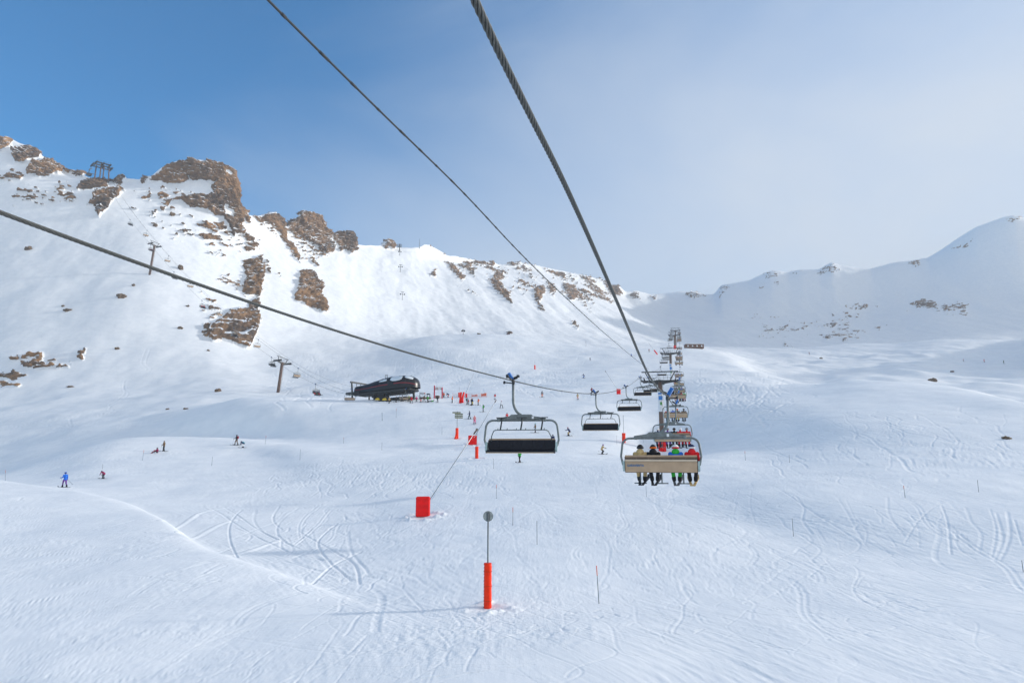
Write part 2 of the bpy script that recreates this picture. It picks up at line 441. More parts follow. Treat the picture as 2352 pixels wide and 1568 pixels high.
# pisted snow: skid marks along the fall line
pist = (1 - sst(190, 280, TY)) * sst(6, 12, TY) * (1 - bl) * (0.25 + 1.5 * sst(-0.35, 0.5, fbm(TX / 11, TY / 17, 41.0, 3)))
rx, ry = TX * 0.52 - TY * 0.85, TX * 0.85 + TY * 0.52
wv = fbm(TX / 12, TY / 12, 3.0, 2)
dz += pist * (fbm(rx / 5.0, ry / 0.35 + wv * 3.0, 2.0, 2) * 0.0075 + fbm(rx / 1.6 + wv, ry / 0.28 + wv * 6, 7.0, 2) * 0.007)
TZ = TZ + dz

# --- rock bands
def z1(l): return [(x / 3.0, 287 + y / 3.0) for x, y in l]
def z8(l): return [(172.3 + x * .1953, 344.5 + y * .1953) for x, y in l]
def z2(l): return [(784.4 + x * .3297, 459.4 + y * .3333) for x, y in l]
def z4(l): return [(1569 + x / 3.0, 459.4 + y / 3.0) for x, y in l]
def z5(l): return [(x / 3.0, 803.9 + y / 3.0) for x, y in l]
ROCK = [
 (1.0, z1([(-30,90),(85,100),(82,135),(0,168),(-30,170)])), (1.0, z1([(90,185),(130,150),(215,145),(268,190),(268,225),(200,245),(110,258)])),
 (1.0, z1([(175,300),(230,250),(330,240),(395,265),(418,310),(415,337),(270,368),(190,338)])), (0.5, z1([(-10,350),(90,305),(175,340),(130,378),(-10,382)])),
 (0.6, z1([(415,312),(560,322),(575,372),(500,352)])), (0.8, z1([(520,445),(600,385),(745,385),(745,432),(650,442),(560,452)])),
 (1.0, z1([(752,398),(870,368),(835,428)])), (1.0, z1([(650,480),(830,436),(852,470),(760,548),(722,602),(685,630),(668,600),(680,550),(628,540)])),
 (0.45, z1([(590,545),(640,520),(690,560),(660,600)])), (1.0, z1([(962,395),(1030,358),(995,403)])),
 (1.0, z8([(890,375),(1000,285),(1080,200),(1200,150),(1350,125),(1560,130),(1720,172),(1810,225),(1868,310),(1898,420),(1938,580),(1998,720),(2036,855),(1980,832),(1950,790),(1962,975),(1850,962),(1800,880),(1740,780),(1640,765),(1560,700),(1640,650),(1690,570),(1590,430),(1690,378),(1450,345),(1320,350),(1240,405),(1050,378)])),
 (1.0, z8([(1150,602),(1300,538),(1500,505),(1640,510),(1720,600),(1660,690),(1480,680),(1350,658),(1290,602)])),
 (0.6, z8([(735,540),(900,550),(900,592),(780,585)])), (0.5, z8([(915,530),(1055,475),(1085,565),(960,565)])), (0.7, z8([(1155,480),(1285,478),(1210,525)])), (0.8, z8([(995,612),(1080,575),(1175,565),(1080,655)])),
 (0.7, z8([(885,720),(962,705),(945,765),(890,760)])), (0.7, z8([(1010,660),(1075,650),(1060,715),(1020,700)])),
 (0.7, z8([(1430,878),(1500,838),(1610,860),(1690,912),(1580,915)])), (0.9, z8([(1440,1008),(1550,982),(1705,1030),(1690,1058),(1500,1045)])), (0.9, z8([(1635,835),(1745,855),(1768,945),(1700,935)])), (0.9, z8([(1785,955),(1868,965),(1885,1035)])),
 (0.6, z8([(1195,925),(1365,962),(1365,980),(1290,972)])), (0.8, z8([(1305,998),(1392,1005),(1390,1018),(1320,1016)])), (0.6, z8([(1555,1075),(1612,1085),(1645,1140),(1585,1132)])), (0.6, z8([(1980,1115),(2095,1155),(2090,1180),(1990,1170)])),
 (0.9, z8([(1555,1200),(1630,1222),(1575,1225)])), (0.9, z8([(1705,1212),(1775,1228),(1730,1250)])), (0.5, z8([(2095,1115),(2235,1190),(2150,1170)])), (0.6, z8([(600,690),(750,690),(700,715)])),
 (0.8, z1([(1785,640),(1880,604),(1936,630),(1965,720),(2005,800),(2055,900),(2065,955),(2025,920),(1955,800),(1890,710)])),
 (0.95, z1([(1965,718),(2030,660),(2110,612),(2185,618),(2245,680),(2265,760),(2298,862),(2250,890),(2170,830),(2110,795),(2035,755)])),
 (1.0, [(764,548),(774,538),(786,534),(810,533),(819,563),(808,586),(795,572),(780,575)]), (1.0, [(879,570),(882,560),(890,553),(900,558),(906,572)]),
 (1.0, z1([(1672,930),(1760,922),(1800,898),(1815,1000),(1806,1110),(1785,1185),(1690,1175),(1655,1142),(1690,1050)])),
 (1.0, z1([(1434,1412),(1490,1355),(1580,1282),(1690,1280),(1770,1185),(1782,1350),(1778,1420),(1745,1485),(1700,1532),(1640,1515),(1540,1485),(1470,1488),(1425,1460)])),
 (0.96, z1([(2065,1015),(2145,1012),(2205,1098),(2226,1180),(2258,1285),(2200,1278),(2120,1248),(2030,1195),(2035,1140)])),
 (0.7, z1([(1828,925),(1860,995),(1868,1035),(1836,1012)])), (0.8, z1([(1898,1022),(1932,1040),(1930,1055)])), (0.6, z1([(2100,890),(2180,950),(2200,985),(2130,930)])),
 (0.55, z5([(140,115),(170,25),(235,8),(300,5),(315,65),(370,55),(440,85),(495,75),(485,112),(330,134),(250,134)])), (0.7, z5([(-20,165),(100,125),(195,185),(110,215),(-20,195)])), (0.6, z5([(-20,220),(100,225),(215,245),(100,258),(-20,268)])),
 (0.55, z5([(60,60),(130,30),(150,60),(80,90)])), (0.7, z5([(540,10),(582,-5),(588,72),(542,52)])),
 (0.8, z2([(715,415),(785,455),(856,540),(840,562),(765,490)])), (0.8, z2([(1035,545),(1095,555),(1155,650),(1197,730),(1125,680),(1055,600)])), (0.8, z2([(1335,620),(1400,585),(1415,640),(1372,690),(1420,770),(1365,740),(1345,690)])), (0.8, z2([(1535,565),(1625,595),(1640,672),(1590,695),(1555,640)])),
 (0.6, z2([(1055,505),(1118,505),(1125,562),(1055,545)])), (0.8, z2([(610,292),(640,290),(640,330),(612,320)])), (0.7, z2([(700,320),(760,318),(810,365),(740,345)])), (0.7, z2([(910,422),(1000,430),(1080,418),(1040,455),(930,440)])), (0.7, z2([(1145,440),(1265,425),(1200,455)])),
 (0.55, z2([(1390,470),(1500,490),(1620,530),(1500,525)])), (0.6, z2([(1640,520),(1720,535),(1800,575),(1700,560)])), (0.8, z2([(1865,585),(1935,595),(1952,655),(1895,645)])), (0.5, z2([(785,550),(870,620),(985,672),(890,645)])), (0.7, z2([(605,510),(660,470),(650,525)])), (0.6, z2([(1425,545),(1485,610),(1475,675),(1435,620)])),
 (0.5, z2([(840,400),(900,440),(930,545),(870,480)])), (0.5, z2([(1660,680),(1750,780),(1690,740)])), (0.5, z2([(1600,820),(1650,890),(1610,870)])), (0.6, z2([(2000,640),(2060,635),(2080,690),(2010,665)])), (0.6, z2([(2130,670),(2200,665),(2180,690)])),
 (0.6, z4([(0,650),(80,636),(175,665),(60,682)])), (0.5, z4([(265,588),(350,584),(285,640),(240,690)])), (0.45, z4([(555,500),(625,488),(672,505),(640,532),(560,545)])), (0.6, z4([(725,502),(835,484),(770,512)])), (0.45, z4([(955,470),(1030,434),(1085,488),(900,525)])),
 (0.55, z4([(1540,432),(1650,412),(1610,465)])), (0.6, z4([(2220,132),(2335,112),(2280,145)])), (0.45, z4([(1845,335),(2005,275),(1960,335)])), (0.75, z4([(1560,712),(1640,684),(1745,692),(1738,748),(1620,735)])), (0.75, z4([(1785,725),(1875,730),(1805,772)])),
 (0.85, z4([(1295,735),(1345,728),(1340,742)])), (0.6, z4([(1895,715),(1935,720),(1965,792),(1915,790)])), (0.7, z4([(990,865),(1065,815),(1045,868)])), (0.6, z4([(645,885),(725,855),(705,898)])), (0.7, z4([(735,885),(870,865),(860,880),(780,905)])), (0.95, z4([(965,925),(1020,955),(985,962)])),
 (0.95, z4([(1075,950),(1155,982),(1110,980)])), (0.6, z4([(1175,935),(1235,962),(1190,970)])), (0.85, z4([(1308,882),(1362,878),(1355,895)])), (0.5, z4([(540,845),(605,900),(560,915)])), (0.8, z4([(675,985),(765,1014),(700,1004)])), (0.5, z4([(1095,775),(1225,795),(1130,825)])),
 (0.06, z8([(700,450),(1300,450),(1600,700),(2100,1000),(2250,1250),(1500,1250),(1000,1000),(700,700)])), (0.22, z8([(1400,830),(1780,850),(1880,1040),(2100,1150),(1950,1260),(1550,1240),(1400,1060)])),
 (0.06, z2([(600,300),(1900,560),(1900,760),(1200,640),(700,420)])), (0.26, z2([(560,285),(650,285),(830,380),(950,440),(930,560),(700,360)])), (0.2, z2([(1500,540),(1900,580),(1920,680),(1640,700)])), (0.2, z2([(960,440),(1400,450),(1300,520),(1000,500)])),
 (0.02, z4([(300,860),(620,740),(1000,720),(1340,700),(1420,860),(1200,1000),(820,990),(420,940)])), (0.14, z4([(560,840),(820,830),(1080,760),(1240,800),(1230,960),(960,985),(620,920)])), (0.2, z4([(1500,680),(2000,700),(2000,800),(1500,770)])), (0.2, z1([(60,380),(500,400),(560,560),(100,560)])), (0.2, z1([(1700,600),(2260,760),(2280,900),(2060,960),(1800,700)])),
 (0.12, z1([(1380,1150),(1700,900),(1830,1250),(1760,1500),(1400,1500)])), (0.5, z4([(510,600),(560,570),(540,615)])), (0.5, z4([(625,560),(670,560),(650,590)])), (0.6, z4([(520,780),(480,790),(515,765)]))]
GULLY = [z8([(1740,640),(1870,725),(1830,800),(1740,760)]), z8([(1320,290),(1345,290),(1365,400),(1330,400)]), z8([(1760,240),(1825,270),(1825,320),(1765,310)])]
nwx = fbm(TX / 7, TY / 7, TZ / 7, 3) 
nwy = fbm(TX / 7 + 50, TY / 7, TZ / 5, 3)
nwf = fbm(TX / 2.4, TY / 2.4, TZ / 2.4, 2)
WX, WY = UX + nwx * 5.5 + nwf * 2.2, UY + nwy * 4.5 - nwf * 1.6
def poly_sd(poly, X, Y_):
    p = np.array(poly)
    d = np.full(X.shape, 1e9); ins = np.zeros(X.shape, bool)
    for i in range(len(p)):
        a, b = p[i], p[(i + 1) % len(p)]
        e_ = b - a; wx, wy = X - a[0], Y_ - a[1]
        t = np.clip((wx * e_[0] + wy * e_[1]) / max(1e-9, e_ @ e_), 0, 1)
        d = np.minimum(d, (wx - e_[0] * t) ** 2 + (wy - e_[1] * t) ** 2)
        cr = ((a[1] <= Y_) & (b[1] > Y_)) | ((b[1] <= Y_) & (a[1] > Y_))
        with np.errstate(divide='ignore', invalid='ignore'):
            xi = a[0] + (Y_ - a[1]) / (b[1] - a[1]) * e_[0]
        ins ^= cr & (X < xi)
    return np.where(ins, np.sqrt(d), -np.sqrt(d))
RM = np.zeros(TX.shape, np.float32)
BARE = np.zeros(TX.shape, np.float32)
BIG = np.zeros(TX.shape, bool)
valid = (TY > 215) & (vpar[:, None] < len(NROW) - 0.3)
brk = fbm(TX / 5, TY / 5, TZ / 2.2, 3)
low = fbm(TX / 38, TY / 38, TZ / 30, 2)
def apply_poly(poly, fn):
    p = np.array(poly)
    sel = valid & (WX > p[:, 0].min() - 8) & (WX < p[:, 0].max() + 8) & (WY > p[:, 1].min() - 8) & (WY < p[:, 1].max() + 8)
    ix = np.nonzero(sel)
    if len(ix[0]): fn(ix, poly_sd(poly, WX[ix], WY[ix]))
for w_, poly in ROCK:
    def fn(ix, sd, w_=w_):
        full = sst(-1.2, 1.6, sd)
        patch = sst(0.0, 0.30, brk[ix] + (low[ix] * 0.9 - 0.1 if w_ < 0.4 else 0) + (w_ - 0.5) * 1.6 + np.minimum(sd, 6) * 0.03) if w_ < 0.99 else 1.0
        RM[ix] = np.maximum(RM[ix], full * patch)
        if w_ > 0.93: BIG[ix] |= (sd > 0)
    apply_poly(poly, fn)
for poly in GULLY:
    def fn(ix, sd):
        RM[ix] *= 1 - sst(-1.0, 2.0, sd)
    apply_poly(poly, fn)
# crags stand out of the snow: push rock outwards along the base normal, with strata and cracks
gx = np.gradient(np.stack([TX, TY, TZ], -1), axis=1); gy = np.gradient(np.stack([TX, TY, TZ], -1), axis=0)
NRM = np.cross(gx, gy); NRM /= np.maximum(1e-9, np.linalg.norm(NRM, axis=-1))[..., None]
del gx, gy
ix = np.nonzero(RM > 0.003)
X_, Y_, Z_ = TX[ix], TY[ix], TZ[ix]
strat = Z_ + X_ * 0.35 + fbm(X_ / 16, Y_ / 16, Z_ / 16, 3) * 7
amp = np.clip(TY[ix] / 430, 0.4, 1.3) * np.where(UX[ix] > 1600, 0.4, 1.0)
BARE[ix] = np.where(BIG[ix] & (UX[ix] < 1590), np.where(UY[ix] > 590, 0.55, 0.06), 1.0)
led = np.abs(((strat / 5.2) % 1.0) - 0.5) * 2
rk = ridged(X_ / 15, Y_ / 15, Z_ / 24, 4) * 1.7 + ridged(X_ / 6, Y_ / 6, Z_ / 4, 3) * 0.8 + fbm(X_ / 2.6, Y_ / 2.6, Z_ / 2.0, 3) * 0.7 + led * 0.5 - 0.85
rk *= np.where(BIG[ix], 1.35, 1.0) * amp * RM[ix] ** 1.1 * np.where(rid_w[ix[0], 0] > 0.9, 0.45, 1.0)
out_dir = NRM[ix] * np.array([1, 1, 0.35]); out_dir /= np.linalg.norm(out_dir, axis=-1)[:, None]
TX[ix] += out_dir[:, 0] * rk; TY[ix] += out_dir[:, 1] * rk; TZ[ix] += out_dir[:, 2] * rk

# --- ground query
def colidx(x, y):
    t = x / (y + APEX)
    j = int(np.clip(np.searchsorted(tcol, t) - 1, 0, NC - 2))
    return j, float(np.clip((t - tcol[j]) / (tcol[j + 1] - tcol[j]), 0, 1))
def ground(x, y):
    j, f = colidx(x, y)
    return float((1 - f) * np.interp(y, TY[:, j], TZ[:, j]) + f * np.interp(y, TY[:, j + 1], TZ[:, j + 1]))
def hit(px, py, y0=8.0, y1=1150.0):
    d = ray(px, py)
    Ys = y0 * (y1 / y0) ** np.linspace(0, 1, 700)
    xs = d[0] / d[1] * Ys; zs = d[2] / d[1] * Ys
    j, _ = colidx(xs[350], Ys[350])
    prev = y0
    for a, b, c in zip(xs, Ys, zs):
        if c <= ground(a, b):
            lo, hi = prev, b
            for _ in range(18):
                m = (lo + hi) / 2
                if d[2] / d[1] * m <= ground(d[0] / d[1] * m, m): hi = m
                else: lo = m
            Yh = hi
            return (d[0] / d[1] * Yh, Yh, ground(d[0] / d[1] * Yh, Yh))
        prev = b
    return (xs[-1], Ys[-1], ground(xs[-1], Ys[-1]))

# --- ski tracks pressed into the snow
_df = np.full(TX.shape, 9.0, np.float32)
TRK = np.zeros(TX.shape, np.float32)
def carve(pts, w=0.16, depth=0.06, double=0.0, lip=0.4):
    pts = np.asarray(pts, float)
    seg = np.linalg.norm(np.diff(pts, axis=0), axis=1)
    L = np.concatenate([[0], np.cumsum(seg)])
    ym = float(np.median(pts[:, 1]))
    if ym < 42:
        f_ = max(.45, ym / 42); w *= f_; depth *= f_
    step = max(0.08, ym * 0.0016)
    n = int(L[-1] / step) + 2
    q = np.linspace(0, L[-1], n)
    X, Y = np.interp(q, L, pts[:, 0]), np.interp(q, L, pts[:, 1])
    if double:
        dx, dy = np.gradient(X), np.gradient(Y); m = np.hypot(dx, dy) + 1e-9
        X = np.concatenate([X - dy / m * double, X + dy / m * double]); Y = np.concatenate([Y + dx / m * double, Y - dx / m * double])
    R_ = 2.6 * w
    touched = []
    for x, y in zip(X, Y):
        if y < 9 or y > 480: continue
        t = x / (y + APEX)
        if abs(t) > 0.79: continue
        j = int(np.searchsorted(tcol, t))
        r = int(np.searchsorted(TY[:, j], y))
        if r < 2 or r > NR - 3: continue
        nc = min(9, int(R_ / ((y + APEX) * 0.00118)) + 1)
        dr = max(0.03, TY[r + 1, j] - TY[r, j])
        nr = min(9, int(R_ / dr) + 1)
        r0, r1, j0, j1 = max(0, r - nr), min(NR, r + nr + 1), max(0, j - nc), min(NC, j + nc + 1)
        d = np.hypot(TX[r0:r1, j0:j1] - x, TY[r0:r1, j0:j1] - y)
        np.minimum(_df[r0:r1, j0:j1], d, out=_df[r0:r1, j0:j1])
        touched.append((r0, r1, j0, j1))
    if not touched: return
    a = np.array(touched)
    r0, r1, j0, j1 = a[:, 0].min(), a[:, 1].max(), a[:, 2].min(), a[:, 3].max()
    d = _df[r0:r1, j0:j1]
    h = -depth * np.exp(-(d / w) ** 2) + lip * depth * np.exp(-((d - 1.7 * w) / (0.55 * w)) ** 2)
    h = np.where(d < 8, h, 0)
    TRK[r0:r1, j0:j1] += h
    _df[r0:r1, j0:j1] = 9.0
def wiggle(a, b, amp, waves, ph=0.0, n=90):
    """a sinuous run from a to b on the ground"""
    a, b = np.array(a[:2]), np.array(b[:2])
    s = np.linspace(0, 1, n)
    d = b - a; L = np.linalg.norm(d); nrm = np.array([-d[1], d[0]]) / max(L, 1e-6)
    wob = amp * np.sin(2 * np.pi * waves * s + ph) + amp * 0.25 * np.sin(2 * np.pi * waves * 2.3 * s + ph * 3)
    return a[None] + s[:, None] * d[None] + wob[:, None] * nrm[None]
def pline(pp, n=120):
    w = np.array([hit(x, y)[:2] for x, y in pp])
    k = pchip_rows(w, np.linspace(0, len(w) - 1.0001, n))
    return k
def smoothline(pp): return pline(pp)
R_ = random.Random(11)
def U(a, b): return R_.uniform(a, b)
# the pocket of tracks left of centre
for pp in ([(555,1170),(530,1200),(528,1240),(545,1280)], [(480,1165),(560,1215),(660,1265),(760,1290)], [(515,1165),(600,1220),(690,1260)], [(590,1170),(585,1195),(610,1225),(640,1240)], [(640,1160),(625,1190),(645,1215)],
           [(690,1165),(650,1195),(640,1225),(665,1250)], [(735,1160),(700,1190),(690,1225),(720,1270),(760,1310)], [(760,1170),(720,1215),(680,1250)], [(770,1200),(730,1235),(745,1280),(800,1330)], [(830,1265),(760,1300),(715,1340)],
           [(690,1220),(760,1260),(820,1300),(830,1340)], [(800,1220),(810,1270),(850,1320)]):
    for q in range(2):
        off = U(-5, 5)
        carve(pline([(x + off, y + off * .3) for x, y in pp]), 0.075, 0.026, 0.0, .3)
for pp in ([(365,1195),(480,1172),(560,1160),(700,1150)], [(405,1222),(520,1198),(640,1180)], [(520,1275),(600,1255),(640,1240)]):
    carve(pline(pp), 0.2, -0.04)
# tracks cut down the bank on the right
for pp in ([(1830,1140),(1850,1165),(1845,1195),(1865,1225)], [(1925,1145),(1950,1190),(1985,1250)], [(1945,1150),(1965,1195),(1985,1215),(1985,1245)], [(2035,1140),(2040,1185),(2080,1230)], [(2050,1145),(2100,1200),(2115,1260)],
           [(2160,1155),(2110,1195),(2080,1245)], [(2165,1160),(2178,1200),(2180,1270)], [(2220,1165),(2230,1200),(2255,1220),(2250,1270)], [(2275,1170),(2290,1210),(2280,1280)], [(2310,1175),(2318,1230),(2300,1285)], [(2290,1180),(2300,1240),(2285,1285)],
           [(2330,1195),(2352,1250)], [(1700,1120),(1690,1150),(1685,1190)], [(1725,1125),(1722,1160),(1730,1200)], [(1780,1120),(1860,1170),(1950,1230)], [(1990,1160),(2100,1230),(2235,1275)], [(1870,1180),(1960,1210),(2090,1255)], [(1700,1180),(1800,1190),(1900,1200)], [(2110,1195),(2200,1215),(2352,1240)]):
    carve(pline([(x + U(-4, 4), y + U(-2, 2)) for x, y in pp]), U(.06, .11), U(.012, .032), 0.0, .25)
for i in range(70):
    x0, y0 = U(1620, 2330), 0
    y0 = 1120 + (x0 - 1620) * .08 + U(0, 60)
    a = hit(x0, y0); b = hit(x0 + U(60, 260), y0 + U(20, 70))
    if b[1] > a[1]: continue
    carve(wiggle(a, b, U(.1, .7), U(.3, .9), U(0, 6), 60), U(.05, .09), U(.008, .02), 0.0, .3)
# sweeping turns on the right-hand hillside, above the road
for i in range(70):
    x0, y0 = U(1600, 2330), U(925, 1050)
    y0 = max(y0, 900 + max(0, (x0 - 1900) * 0.10))
    a = hit(x0, y0); b = hit(x0 + U(60, 260), y0 + U(30, 75))
    if a[1] > 230 or b[1] > a[1]: continue
    carve(wiggle(a, b, U(0.5, 2.6), U(0.5, 2.0), U(0, 6)), U(.12, .2), U(.02, .045))
for i in range(60):
    x0, y0 = U(1590, 1800), U(835, 930)
    a = hit(x0, y0); b = hit(x0 + U(-60, 60), y0 + U(25, 70))
    if a[1] > 420: continue
    carve(wiggle(a, b, U(1.5, 4), U(1, 2.5), U(0, 6)), U(.25, .4), U(.05, .09))
# criss-cross of turns on the piste
for i in range(420):
    x0, y0 = U(700, 2000), U(1040, 1420)
    a = hit(x0, y0)
    hd = U(0.2, 1.1); ln = U(5, 18) * (0.5 + a[1] / 90)
    b = (a[0] + math.cos(hd) * ln * U(-.5, 1), a[1] - math.sin(hd) * ln)
    carve(wiggle(a, b, U(.3, 1.8), U(.4, 1.6), U(0, 6), 60), U(.05, .10), U(.006, .018))
for i in range(150):
    x0, y0 = U(640, 1120), U(1050, 1112)
    a = hit(x0, y0); ln = U(4, 14)
    b = (a[0] + U(-6, 6), a[1] - ln)
    carve(wiggle(a, b, U(.3, 1.5), U(.5, 1.5), U(0, 6), 50), U(.09, .14), U(.02, .04))
# bump below the crest, full of turns
for i in range(120):
    x0, y0 = U(900, 1330), U(775, 870)
    a = hit(x0, y0); b = hit(x0 + U(-70, 60), y0 + U(20, 60))
    if a[1] > 470 or b[1] > a[1]: continue
    carve(wiggle(a, b, U(1.5, 5), U(1, 2.5), U(0, 6)), U(.28, .42), U(.05, .09))
for i in range(60):
    x0, y0 = U(640, 900), U(800, 900)
    a = hit(x0, y0); b = hit(x0 + U(-60, 60), y0 + U(20, 50))
    if a[1] > 470 or b[1] > a[1]: continue
    carve(wiggle(a, b, U(1.5, 4), U(1, 2.5), U(0, 6)), U(.28, .42), U(.05, .10))
# lone run down the left flank
for o_ in (0, 10):
    carve(pline([(335 + o_, 800), (325 + o_, 835), (335 + o_, 850), (290, 870 + o_), (285 + o_, 905), (250, 930 + o_), (255 + o_, 945), (200, 960), (160, 962 + o_), (165, 980), (125, 975 + o_)]), 0.32, 0.07)
for i in range(26):
    x0, y0 = U(60, 380), U(935, 995)
    a = hit(x0, y0); b = hit(x0 - U(60, 160), y0 + U(8, 30))
    carve(wiggle(a, b, U(.5, 3), U(.5, 1.5), U(0, 6)), U(.2, .32), U(.03, .07))
for i in range(40):
    x0, y0 = U(40, 560), U(1020, 1090)
    a = hit(x0, y0); b = (a[0] - U(3, 20), a[1] - U(2, 8))
    carve(wiggle(a, b, U(.2, .8), U(.5, 1.2), U(0, 6), 50), U(.1, .16), U(.02, .04))
# more turns in the pocket
for i in range(90):
    x0, y0 = U(520, 900), U(1150, 1330)
    if y0 > 1160 + (x0 - 430) * .52: continue
    a = hit(x0, y0); hd = U(-.6, 1.0); ln = U(3, 9)
    carve(wiggle(a, (a[0] + ln * math.cos(hd) * .6, a[1] - ln * abs(math.sin(hd)) - 2), U(.2, 1.4), U(.3, 1.0), U(0, 6), 50), U(.06, .10), U(.012, .03))
# long skid lines across the groomed run on the right and scuffs on the near bank
for i in range(620):
    x0, y0 = U(1150, 2500), U(1200, 1640)
    if y0 < 1215 + max(0, x0 - 1500) * .11: continue
    a = hit(x0, y0); hd = -1.02 + U(-.16, .16); ln = U(2.5, 11)
    c, s__ = math.cos(hd), math.sin(hd)
    carve(wiggle((a[0] - c * ln / 2, a[1] - s__ * ln / 2), (a[0] + c * ln / 2, a[1] + s__ * ln / 2), U(.02, .3), U(.2, .7), U(0, 6), 40), U(.035, .065), U(.004, .011))
for i in range(520):
    x0, y0 = U(-150, 1150), U(1130, 1640)
    if y0 < 1130 + max(0, x0 - 100) * .36: continue
    a = hit(x0, y0); hd = R_.choice((U(.15, .8), U(.2, .6), U(-.5, .1), U(1.0, 1.6))); ln = U(1.2, 7)
    c, s__ = math.cos(hd), math.sin(hd)
    carve(wiggle((a[0] - c * ln / 2, a[1] - s__ * ln / 2), (a[0] + c * ln / 2, a[1] + s__ * ln / 2), U(.02, .35), U(.2, .8), U(0, 6), 40), U(.045, .10), U(.008, .026))
# runs that keep going down the whole piste
for i in range(46):
    x0, y0 = U(1000, 1560), U(985, 1045)
    a = hit(x0, y0); b = (a[0] + U(-14, 16), U(26, 60))
    L_ = a[1] - b[1]
    carve(wiggle(a, b, U(1.2, 4.0), L_ / U(18, 40), U(0, 6), 260), U(.07, .11), U(.010, .022), U(0, .16), .3)
for i in range(22):
    x0, y0 = U(1620, 1900), U(930, 985)
    a = hit(x0, y0); b = hit(x0 + U(200, 700), y0 + U(90, 150))
    if b[1] > a[1]: continue
    carve(wiggle(a, b, U(.8, 3), U(1.5, 4), U(0, 6), 200), U(.08, .14), U(.015, .035), 0.0, .3)
# trodden snow at the foot of the nearest posts
for px_, py_, r_ in ((1120, 1400, 1.6), (1385, 1415, 1.8), (1150, 1440, 2.2), (970, 1190, 1.8), (1125, 1165, 2), (1250, 1225, 2)):
    a = hit(px_, py_)
    for i in range(16):
        x, y = a[0] + R_.gauss(0, r_), a[1] + R_.gauss(0, r_)
        carve([(x, y), (x + U(-.5, .5), y + U(-.5, .5)), (x + U(-.6, .6), y + U(-.6, .6))], U(.05, .10), U(.015, .035))
TZ += TRK * (RM < 0.05)
# wind scoops and trodden rims round the foot of the padded posts
for px_, py_, r_ in ((1120, 1395, .55), (971, 1186, 1.0), (1095, 1052, .8), (1085, 1021, 1.0), (1049.5, 1007, .8), (1057, 925, 1.6)):
    a = hit(px_, py_)
    d = np.hypot(TX - a[0], (TY - a[1]))
    w = d < 5 * r_
    n_ = np.clip(.8 + .9 * fbm(TX[w] / .7, TY[w] / .7, 3.0, 3), 0, 1.5)
    TZ[w] += (-.16 * r_ * np.exp(-(d[w] / r_) ** 2) + .09 * r_ * np.exp(-((d[w] - 1.7 * r_) / (.7 * r_)) ** 2) * n_ ** 3)

